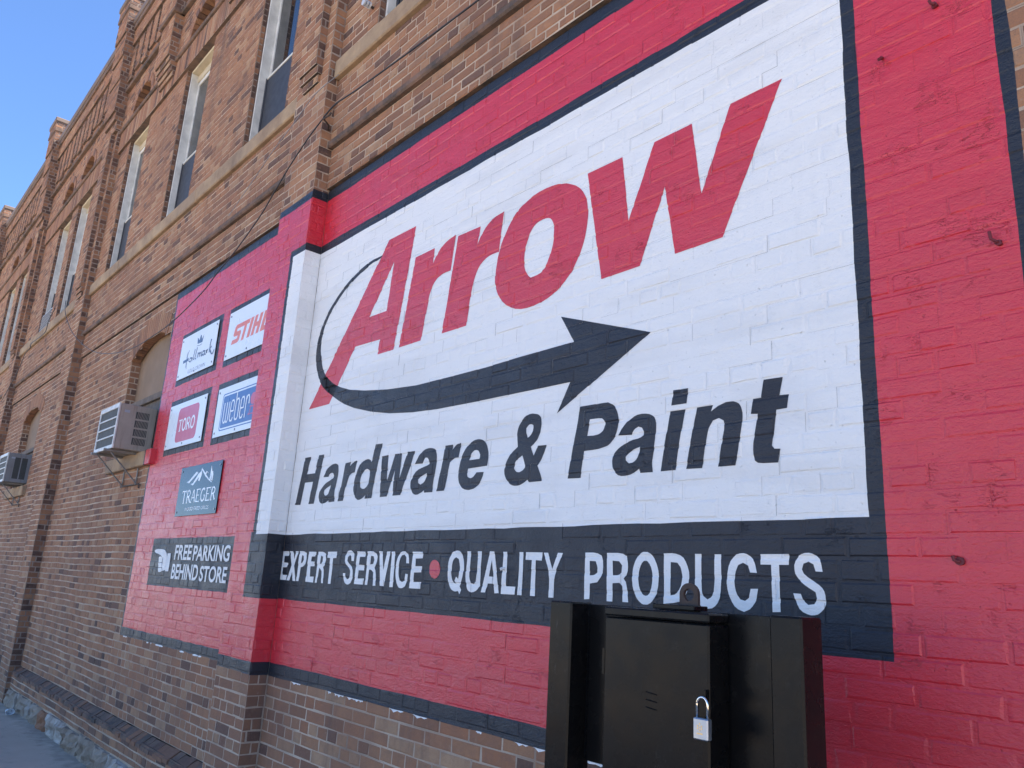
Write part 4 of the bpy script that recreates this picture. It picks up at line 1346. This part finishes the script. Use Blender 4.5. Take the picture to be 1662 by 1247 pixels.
# red tile with serif letters
o = plate('wall_sign', 'white metal sign with a rounded red square and pale serif letters', -7.655, -6.738, 2.757, 3.171, 'sheet_white', corners(-7.655, -6.738, 2.757, 3.171), SG)
b = MB()
b.prism(rr(-7.400, -6.892, 2.801, 3.118, 0.05), YS, -0.0095, 'print_red')
b.build('red_tile', o)


def serif(o, ch, x0, x1, z0, z1, y, mat, w):
    """capital with thin serifs"""
    W, H = x1 - x0, z1 - z0
    q = lambda a, bb: (x0 + W * a, z0 + H * bb)
    b = MB()
    sw, tw = w, w * 0.42
    foot = lambda a, bb: stroke(b, [(q(a, bb)[0] - w * 0.9, q(a, bb)[1]), (q(a, bb)[0] + w * 0.9, q(a, bb)[1])], tw, y - 0.0002, mat)
    S = lambda pts, ww, k=0: stroke(b, [q(*p) for p in pts], ww, y - 0.0002 * k, mat)
    arc = lambda cx, cy, rx, ry, a0, a1, n=10: [(cx + rx * math.cos(math.radians(a0 + (a1 - a0) * i / n)), cy + ry * math.sin(math.radians(a0 + (a1 - a0) * i / n))) for i in range(n + 1)]
    if ch == 'T':
        S([(.5, 0), (.5, 1)], sw); S([(.02, .96), (.98, .96)], tw * 1.2, 1); S([(.05, .98), (.05, .78)], tw, 2); S([(.95, .98), (.95, .78)], tw, 3); foot(.5, .02)
    elif ch == 'O':
        S(arc(.5, .5, .42, .48, 0, 360, 22), sw * 0.9)
    elif ch in 'RP':
        S([(.18, 0), (.18, 1)], sw); S([(.18, .97)] + arc(.45, .73, .35, .24, 90, -90) + [(.18, .49)], sw * .75, 1); S([(.5, .5), (.95, .02)], sw, 2); foot(.18, .02); foot(.18, .98)
    elif ch == 'A':
        S([(.05, 0), (.5, 1)], tw * 1.2); S([(.5, 1), (.95, 0)], sw, 1); S([(.22, .36), (.78, .36)], tw, 2); foot(.06, .02); foot(.94, .02)
    elif ch == 'E':
        S([(.2, 0), (.2, 1)], sw); S([(.05, .97), (.9, .97), (.92, .8)], tw * 1.2, 1); S([(.2, .52), (.7, .52)], tw, 2); S([(.05, .03), (.92, .03), (.95, .2)], tw * 1.2, 3)
    elif ch == 'G':
        S(arc(.5, .5, .42, .47, 50, 320, 18), sw * 0.85); S([(.86, .12), (.86, .45)], sw * .9, 1); S([(.62, .45), (1.0, .45)], tw, 2)
    b.build('letter', o)


x = -7.355
for ch, wd in (('T', .095), ('O', .105), ('R', .105), ('O', .105)):
    serif(o, ch, x, x + wd - 0.006, 2.900, 3.008, YS - 0.0006, 'print_white', 0.022)
    x += wd

# blue panel with rounded lettering
o = plate('wall_sign', 'white metal sign with a blue framed panel and white rounded lettering beside a red mark', -6.480, -5.575, 2.750, 3.160, 'sheet_white', corners(-6.480, -5.575, 2.750, 3.160), SG)
b = MB()
outer, mid, inner = rr(-6.365, -5.60, 2.793, 3.102, .03), rr(-6.355, -5.61, 2.802, 3.093, .026), rr(-6.342, -5.622, 2.815, 3.080, .02)
b.prism(outer, YS, -0.0095, 'print_blue', holes=[mid])
b.build('blue_line', o)
b = MB()
b.prism(inner, YS, -0.0095, 'print_blue')
b.build('blue_panel', o)
ZB, ZX, ZA = 2.856, 3.022, 3.080      # base line, top of the low letters, top of the tall stroke
WEB = [
    [(-6.300, ZX), (-6.300, ZB + .02), (-6.285, ZB), (-6.262, ZB), (-6.250, ZB + .02), (-6.250, ZX)],
    [(-6.250, ZB + .02), (-6.238, ZB), (-6.215, ZB), (-6.202, ZB + .02), (-6.202, ZX)],
    [(-6.160, 2.935), (-6.105, 2.935), (-6.105, ZX - .02), (-6.120, ZX), (-6.150, ZX), (-6.165, ZX - .02), (-6.165, ZB + .02), (-6.150, ZB), (-6.118, ZB), (-6.105, ZB + .025)],
    [(-6.068, ZA), (-6.068, ZB + .02), (-6.053, ZB), (-6.020, ZB), (-6.006, ZB + .02), (-6.006, ZX - .02), (-6.020, ZX), (-6.050, ZX), (-6.064, ZX - .02)],
    [(-5.963, 2.935), (-5.910, 2.935), (-5.910, ZX - .02), (-5.924, ZX), (-5.953, ZX), (-5.968, ZX - .02), (-5.968, ZB + .02), (-5.953, ZB), (-5.922, ZB), (-5.910, ZB + .025)],
    [(-5.870, ZX), (-5.870, ZB - .008)],
    [(-5.866, ZX - .03), (-5.852, ZX), (-5.826, ZX), (-5.814, ZX - .025), (-5.814, ZX - .07)],
]
for i, s in enumerate(WEB):
    b = MB()
    stroke(b, s, 0.0155, YS - 0.0006 - 0.0002 * i, 'print_white')
    b.build('letter_stroke', o)
b = MB()
b.prism([(-5.745 + 0.05 * math.cos(t * math.pi / 9), 2.985 + 0.048 * math.sin(t * math.pi / 9)) for t in range(18)], YS - 0.0008, -0.0104, 'print_red')
b.build('round_mark', o)
b = MB()
stroke(b, [(-5.79, 2.925), (-5.70, 2.925)], 0.012, YS - 0.0008, 'print_red')
stroke(b, [(-5.77, 2.915), (-5.795, 2.86)], 0.010, YS - 0.0010, 'print_red')
stroke(b, [(-5.72, 2.915), (-5.695, 2.86)], 0.010, YS - 0.0012, 'print_red')
stroke(b, [(-5.81, 2.866), (-5.68, 2.866)], 0.008, YS - 0.0014, 'print_red')
b.build('mark_stand', o)

# dark sign with a mountain
o = plate('wall_sign', 'charcoal metal sign with a white mountain drawing over pale serif capitals', -7.080, -6.170, 2.130, 2.548, 'sheet_charcoal', corners(-7.080, -6.170, 2.130, 2.548)[:4], SG)
for i, pl in enumerate([[(-6.903, 2.417), (-6.861, 2.421), (-6.706, 2.491), (-6.674, 2.484), (-6.686, 2.472), (-6.853, 2.403)], [(-6.807, 2.393), (-6.754, 2.397), (-6.656, 2.47), (-6.605, 2.486), (-6.594, 2.515), (-6.476, 2.449), (-6.404, 2.408), (-6.334, 2.383), (-6.344, 2.38), (-6.414, 2.405), (-6.495, 2.44), (-6.587, 2.497), (-6.584, 2.45), (-6.617, 2.405), (-6.645, 2.416), (-6.634, 2.445), (-6.747, 2.379)], [(-6.401, 2.4), (-6.388, 2.437), (-6.392, 2.521), (-6.357, 2.468), (-6.342, 2.471), (-6.326, 2.445), (-6.332, 2.391), (-6.35, 2.397), (-6.365, 2.447), (-6.371, 2.394)], [(-6.506, 2.466), (-6.478, 2.481), (-6.424, 2.458), (-6.474, 2.472), (-6.487, 2.448)]]):
    b = MB()
    b.prism(pl, YS - 0.0003 * i, -0.0095, 'print_white')
    b.build('mountain_line', o)
x = -6.965
for ch in 'TRAEGER':
    serif(o, ch, x, x + 0.100, 2.236, 2.342, YS, 'print_white', 0.017)
    x += 0.107
text_mb('WOOD FIRED GRILLS', -6.858, -6.330, 2.170, 2.199, YS, 'print_white').build('lettering', o)


# ------------------------------------------------------------------ air conditioners
def air_conditioner(label, x0, x1, z0, z1, yf, yb, body_mat, style):
    o = empty('air_conditioner', loc=(0, 0, 0))
    tag(o, label, 'air conditioner')
    b = MB()
    b.box((x0, yf + 0.012, z0), (x1, yb, z1), body_mat, ch=0.006)
    b.build('case', o)
    t = 0.022
    f = MB()
    f.box((x0 - .004, yf - .006, z0 - .002), (x0 + t, yf + .011, z1 + .002), 'ac_trim', ch=.003)
    f.box((x1 - t, yf - .006, z0 - .002), (x1 + .004, yf + .011, z1 + .002), 'ac_trim', ch=.003)
    f.box((x0 + t, yf - .006, z1 - .045), (x1 - t, yf + .011, z1 + .002), 'ac_trim', ch=.003)
    f.box((x0 + t, yf - .006, z0 - .002), (x1 - t, yf + .011, z0 + .035), 'ac_trim', ch=.003)
    f.build('grille_frame', o)
    zz0, zz1 = z0 + .035, z1 - .045
    g = MB()
    g.box((x0 + t, yf + .004, zz0), (x1 - t, yf + .0115, zz1), 'ac_dark')
    g.build('grille', o)
    n = 4
    for i in range(1, n):
        zc = zz0 + (zz1 - zz0) * i / n
        s = MB()
        s.box((x0 + t, yf - .004, zc - .008), (x1 - t, yf + .004, zc + .008), 'ac_trim', ch=.002)
        s.build('grille_bar', o)
    # louvres on the side facing along the street
    ya, yb2 = (yf + 0.16, yf + 0.285) if style == 0 else (yf + 0.10, yf + 0.27)
    rows = 4 if style == 0 else 1
    for i in range(rows):
        za = z0 + 0.055 + (z1 - z0 - 0.10) * i / rows
        zb = z0 + 0.055 + (z1 - z0 - 0.10) * (i + 1) / rows - 0.018
        v = MB()
        v.box((x1 - .001, ya, za), (x1 + .0015, yb2, zb), 'ac_dark')
        vo = v.build('side_vent', o)
        n2 = 9 if style == 0 else 2
        sb = MB()
        for j in range(1, n2):
            yy = ya + (yb2 - ya) * j / n2
            wv = .002 if style == 0 else .008
            sb.add([(x1 + .002, yy - wv, za), (x1 + .002, yy + wv, za), (x1 + .004, yy + wv + (.006 if style == 0 else 0), zb), (x1 + .004, yy - wv + (.006 if style == 0 else 0), zb)], [(0, 1, 2, 3)], body_mat)
        tag(sb.build('vent_fins', vo), kind='stuff')
    lb = MB()
    lb.box((x1 + .0005, yf + 0.05, z1 - 0.085), (x1 + .0016, yf + 0.10, z1 - 0.06), 'print_grey')
    lb.build('rating_label', o)
    # steel bracket underneath
    for xx in (x0 + 0.10, x1 - 0.10):
        k_ = MB()
        k_.box((xx - .011, yf - 0.05, z0 - .026), (xx + .011, 0.0, z0 - .003), 'galvanised', ch=.002)
        k_.tube([(xx, yf + 0.02, z0 - .03), (xx, -0.012, z0 - .30)], .008, 'galvanised', n=6)
        k_.tube([(xx, -0.012, z0 - .02), (xx, -0.012, z0 - .32)], .008, 'galvanised', n=6)
        k_.build('bracket', o)
    h = MB()
    h.tube([(x0 + .06, -0.012, z0 - .31), (x1 - .0, -0.012, z0 - .315), (x1 + .05, -0.02, z0 - .33), (x1 + .055, -0.02, z0 - .36)], .008, 'rust', n=6)
    h.build('rod', o)
    return o


air_conditioner('taupe air conditioner with white barred grille sticking out beside the red painted wall', -8.90, -8.25, 2.797, 3.243, -0.305, 0.05, 'ac_body', 0)
air_conditioner('grey air conditioner on the bare brick wall at the edge of the picture', -14.72, -14.06, 2.845, 3.285, -0.285, 0.05, 'ac_body_grey', 1)
# small louvred unit in an upstairs window
o = empty('air_conditioner')
tag(o, 'small pale blue louvred unit set in the foot of an upstairs window', 'air conditioner')
c = WINS[2][1]
b = MB()
b.box((c - 0.36, -0.03, ZW0 + 0.006), (c + 0.36, 0.07, ZW0 + 0.36), 'ac_trim', ch=.005)
b.build('case', o)
for i in range(6):
    s = MB()
    zc = ZW0 + 0.05 + 0.05 * i
    s.box((c - 0.33, -0.044, zc), (c + 0.362, -0.029, zc + 0.028), 'ac_body_grey', ch=.003)
    s.build('louvre', o)


# ------------------------------------------------------------------ cables
def spline(pts, n=6):
    P = [Vector(p) for p in pts]
    out = []
    for i in range(len(P) - 1):
        a, b, c, d = P[max(i - 1, 0)], P[i], P[i + 1], P[min(i + 2, len(P) - 1)]
        for j in range(n):
            t = j / n
            out.append(0.5 * ((2 * b) + (c - a) * t + (2 * a - 5 * b + 4 * c - d) * t * t + (3 * b - a - 3 * c + d) * t ** 3))
    out.append(P[-1])
    return out


def cable(label, pts, rad, mat):
    b = MB()
    b.tube(spline(pts), rad, mat, n=6)
    return tag(b.build('cable', smooth=True), label, 'cable')


Y1 = -0.17
cable('black cable running from the hook on the pier along the brick above the painted wall', [(-1.2, -0.06, 4.93), (-2.2, -0.09, 4.90), (-3.116, -0.12, 4.90), (-3.7, -0.14, 4.90), (-4.334, -0.16, 4.915), (-4.629, Y1, 4.932), (-4.80, -0.172, 4.90)], 0.0058, 'cable_black')
cable('black cable sagging from the pier across the corner of the red wall', [(-4.80, -0.172, 4.895), (-5.01, Y1, 4.831), (-5.279, Y1, 4.707), (-5.531, Y1, 4.556), (-5.754, Y1, 4.425), (-6.192, Y1, 4.254), (-6.493, Y1, 4.171), (-6.807, Y1, 4.066), (-7.427, Y1, 3.96), (-7.983, Y1, 3.924), (-8.731, Y1, 3.926), (-9.668, Y1, 4.044), (-10.629, Y1, 4.277), (-11.72, -0.19, 4.71), (-12.53, -0.19, 5.188), (-13.1, -0.12, 5.545)], 0.0048, 'cable_black')
cable('thin grey wire slanting down from the end of the stone sill past the pier', [(-4.65, Y1, 5.177), (-4.942, -0.2, 5.139), (-5.265, -0.2, 5.035), (-5.622, -0.19, 4.954), (-5.948, Y1, 4.873), (-6.6, -0.12, 4.75)], 0.003, 'wire_grey')
cable('thin dark wire hanging in loops below the upstairs window with the louvred unit', [(-13.534, -0.17, 5.52), (-13.854, -0.17, 5.373), (-13.985, -0.17, 5.208), (-14.998, -0.17, 5.234), (-14.99, -0.17, 5.155), (-15.385, -0.17, 5.121), (-16.0, -0.14, 4.9), (-16.9, -0.16, 4.5)], 0.006, 'cable_black')


# ------------------------------------------------------------------ hooks and fixings in the wall
def hook(name, label, pts, rad, mat, plate_r=0.0, cat='hook'):
    o = empty(name)
    tag(o, label, cat)
    b = MB()
    b.tube(pts, rad, mat, n=8)
    b.build('rod', o)
    if plate_r:
        x, z = pts[0][0], pts[0][2]
        rg = random.Random(int(x * 1000))
        d = MB()
        d.prism([(x + plate_r * rg.uniform(.7, 1.1) * math.cos(t * math.pi / 5), z + plate_r * rg.uniform(.7, 1.1) * math.sin(t * math.pi / 5)) for t in range(10)], -0.009, 0.004, mat)
        d.build('plug', o)
    return o


plain('painted_iron', (0.14, 0.012, 0.02), 0.6, nscale=40, nvar=0.6, bumpd=0.001)
hook('wall_anchor', 'bent red painted iron anchor at the top of the red strip', [(-0.784, 0.0, 3.555), (-0.784, -0.015, 3.554), (-0.790, -0.02, 3.558), (-0.793, -0.022, 3.568)], 0.0048, 'painted_iron', 0.011, 'anchor')
hook('wall_anchor', 'small dark slanted peg in the red strip beside the white panel', [(-0.958, 0.0, 3.453), (-0.956, -0.014, 3.447), (-0.961, -0.022, 3.438)], 0.0055, 'painted_iron', 0.0, 'anchor')
hook('wall_anchor', 'L shaped red painted iron hook near the outer black border', [(-0.676, 0.0, 2.701), (-0.679, -0.014, 2.703), (-0.690, -0.02, 2.712), (-0.692, -0.021, 2.735)], 0.0045, 'painted_iron', 0.010, 'anchor')
hook('wall_anchor', 'stubby dark red anchor in the red wall beside the black slogan band', [(-0.847, 0.0, 1.823), (-0.849, -0.012, 1.822), (-0.858, -0.017, 1.826), (-0.860, -0.018, 1.838)], 0.005, 'painted_iron', 0.013, 'anchor')
hook('wall_anchor', 'white painted bolt sticking out of the slogan band', [(-2.728, 0.0, 1.772), (-2.729, -0.014, 1.771), (-2.733, -0.020, 1.768)], 0.0065, 'white_paint', 0.0, 'anchor')
hook('cable_hook', 'black iron hook holding the cable at the corner of the pier', [(-4.935, -0.06, 4.90), (-4.86, -0.10, 4.895), (-4.80, -0.172, 4.885), (-4.72, -0.172, 4.875), (-4.70, -0.165, 4.895)], 0.007, 'rust')
o = hook('insulator', 'ribbed grey insulator on the brick left of the top window', [(-4.492, -0.04, 5.72), (-4.492, -0.075, 5.722), (-4.492, -0.12, 5.73)], 0.010, 'rust', 0.0, 'insulator')
for i in range(3):
    b = MB()
    c8 = [(-4.492 + 0.026 * math.cos(t * math.pi / 6), 5.725 + 0.026 * math.sin(t * math.pi / 6)) for t in range(12)]
    b.prism(c8, -0.128 + 0.022 * i, -0.114 + 0.022 * i, 'porcelain')
    b.build('rib', o)

# ------------------------------------------------------------------ black steel cabinet in front of the wall
YF, YP = -0.55, -0.469
cb = empty('steel_cabinet', loc=(0, 0, 0))
tag(cb, 'glossy black steel cabinet with two posts and a locked door, standing before the painted wall', 'cabinet')
ZT = 1.6575
for x0, x1 in ((-1.860, -1.766), (-1.0945, -1.0095)):
    b = MB()
    b.box((x0, YF, 0.0), (x1, YP + 0.016, ZT), 'black_steel', ch=0.005)
    b.build('post', cb)
b = MB()
b.box((-1.800, YP, 1.205), (-1.060, YP + 0.012, ZT - 0.004), 'black_steel', ch=0.002)
b.build('back_plate', cb)
b = MB()
b.box((-1.617, -0.562, 0.25), (-1.2605, YP - 0.001, 1.624), 'black_steel', ch=0.005)
dr = b.build('door', cb)
b = MB()
b.box((-1.619, -0.565, 1.6265), (-1.2590, YP - 0.001, 1.6515), 'black_steel', ch=0.005)
b.build('top_cap', cb)
b = MB()
for zz in (1.435, 1.416, 1.397):
    b.tube([(-1.462, -0.563, zz + 0.002), (-1.445, -0.5645, zz), (-1.425, -0.563, zz - 0.002)], 0.0012, 'black_steel', n=6)
tag(b.build('weld_mark', dr), kind='stuff')
b = MB()
b.box((-1.2655, -0.578, 1.438), (-1.2600, -0.560, 1.466), 'black_steel', ch=0.001)
b.build('hasp', dr)
b = MB()
cxl, zl0 = -1.392, 1.652
out = [(cxl - 0.031, zl0), (cxl + 0.031, zl0)] + [(cxl + 0.031 * math.cos(math.radians(a)), 1.697 + 0.031 * math.sin(math.radians(a))) for a in range(0, 181, 15)]
hole = [(cxl + 0.018 * math.cos(math.radians(a)), 1.696 + 0.017 * math.sin(math.radians(a))) for a in range(0, 360, 20)]
b.prism(out, YP + 0.0005, YP + 0.0115, 'rust', holes=[hole])
b.build('lifting_lug', cb)
b = MB()
b.box((-1.495, YP - 0.03, ZT - 0.003), (-1.352, YP + 0.035, ZT + 0.010), 'black_steel', ch=0.002)
b.build('lug_plate', cb)

for zz in (1.50, 1.02, 0.55):
    b = MB()
    b.tube([(-1.6215, -0.557, zz - 0.035), (-1.6215, -0.557, zz + 0.035)], 0.0055, 'black_steel', n=8)
    b.build('hinge', dr)
b = MB()
rg = random.Random(8)
for sx in (-1.7655, -1.0955):
    zz = 1.21
    while zz < 1.65:
        b.tube([(sx, YP - 0.001, zz), (sx + 0.001, YP - 0.003, zz + 0.006), (sx, YP - 0.001, zz + 0.012)], 0.0030 + rg.uniform(-.0006, .0008), 'black_steel', n=5)
        zz += 0.0105
tag(b.build('weld_bead', cb), kind='stuff')

# padlock
pl = empty('padlock')
tag(pl, 'silver padlock with a tall bright shackle hanging on the black cabinet door', 'padlock')
b = MB()
b.box((-1.2855, -0.596, 1.350), (-1.2415, -0.576, 1.4005), 'lock_steel', ch=0.003)
b.build('body', pl)
b = MB()
xa, xb = -1.2790, -1.2480
arc = [(xa, 1.398), (xa, 1.432)] + [((xa + xb) / 2 - (xb - xa) / 2 * math.cos(math.radians(t)), 1.432 + 0.017 * math.sin(math.radians(t))) for t in range(20, 180, 20)] + [(xb, 1.432), (xb, 1.398)]
b.tube([(x, -0.586, z) for x, z in arc], 0.0036, 'chrome', n=10)
b.build('shackle', pl, smooth=True)
b = MB()
for i, (dx, dz) in enumerate(((0, .010), (-.006, .005), (.006, .005), (-.006, -.001), (.006, -.001), (0, -.005), (0, .002))):
    cx, cz = -1.2645 + dx, 1.3775 + dz
    b.prism([(cx + .0022 * math.cos(t * math.pi / 3), cz + .0022 * math.sin(t * math.pi / 3)) for t in range(6)], -0.5966, -0.5955, 'brass')
b.box((-1.273, -0.5966, 1.3635), (-1.256, -0.5955, 1.3665), 'brass')
b.build('emblem', pl)

# litter at the foot of the wall
lt = empty('paper_cup', loc=(-10.98, -0.19, 0.0))
tag(lt, 'crushed white paper cup lying at the foot of the brick wall', 'cup')
b = MB()
rg = random.Random(5)
vs, fs = [], []
n = 12
for i, (rad, h) in enumerate(((0.03, 0.0), (0.034, 0.03), (0.038, 0.06), (0.044, 0.088), (0.042, 0.092), (0.034, 0.06), (0.028, 0.01))):
    for j in range(n):
        t = 2 * math.pi * j / n
        y, z = rad * math.cos(t) * 1.1, rad * math.sin(t) * 0.75
        vs.append((h - 0.045 + rg.uniform(-.004, .004), y + rg.uniform(-.003, .003), max(0.002, z + 0.033 + rg.uniform(-.004, .004))))
for i in range(6):
    for j in range(n):
        fs.append((i * n + j, i * n + (j + 1) % n, (i + 1) * n + (j + 1) % n, (i + 1) * n + j))
fs.append(tuple(range(n))[::-1])
b.add(vs, fs, 'paper_white')
c_ = b.build('cup_body', lt)
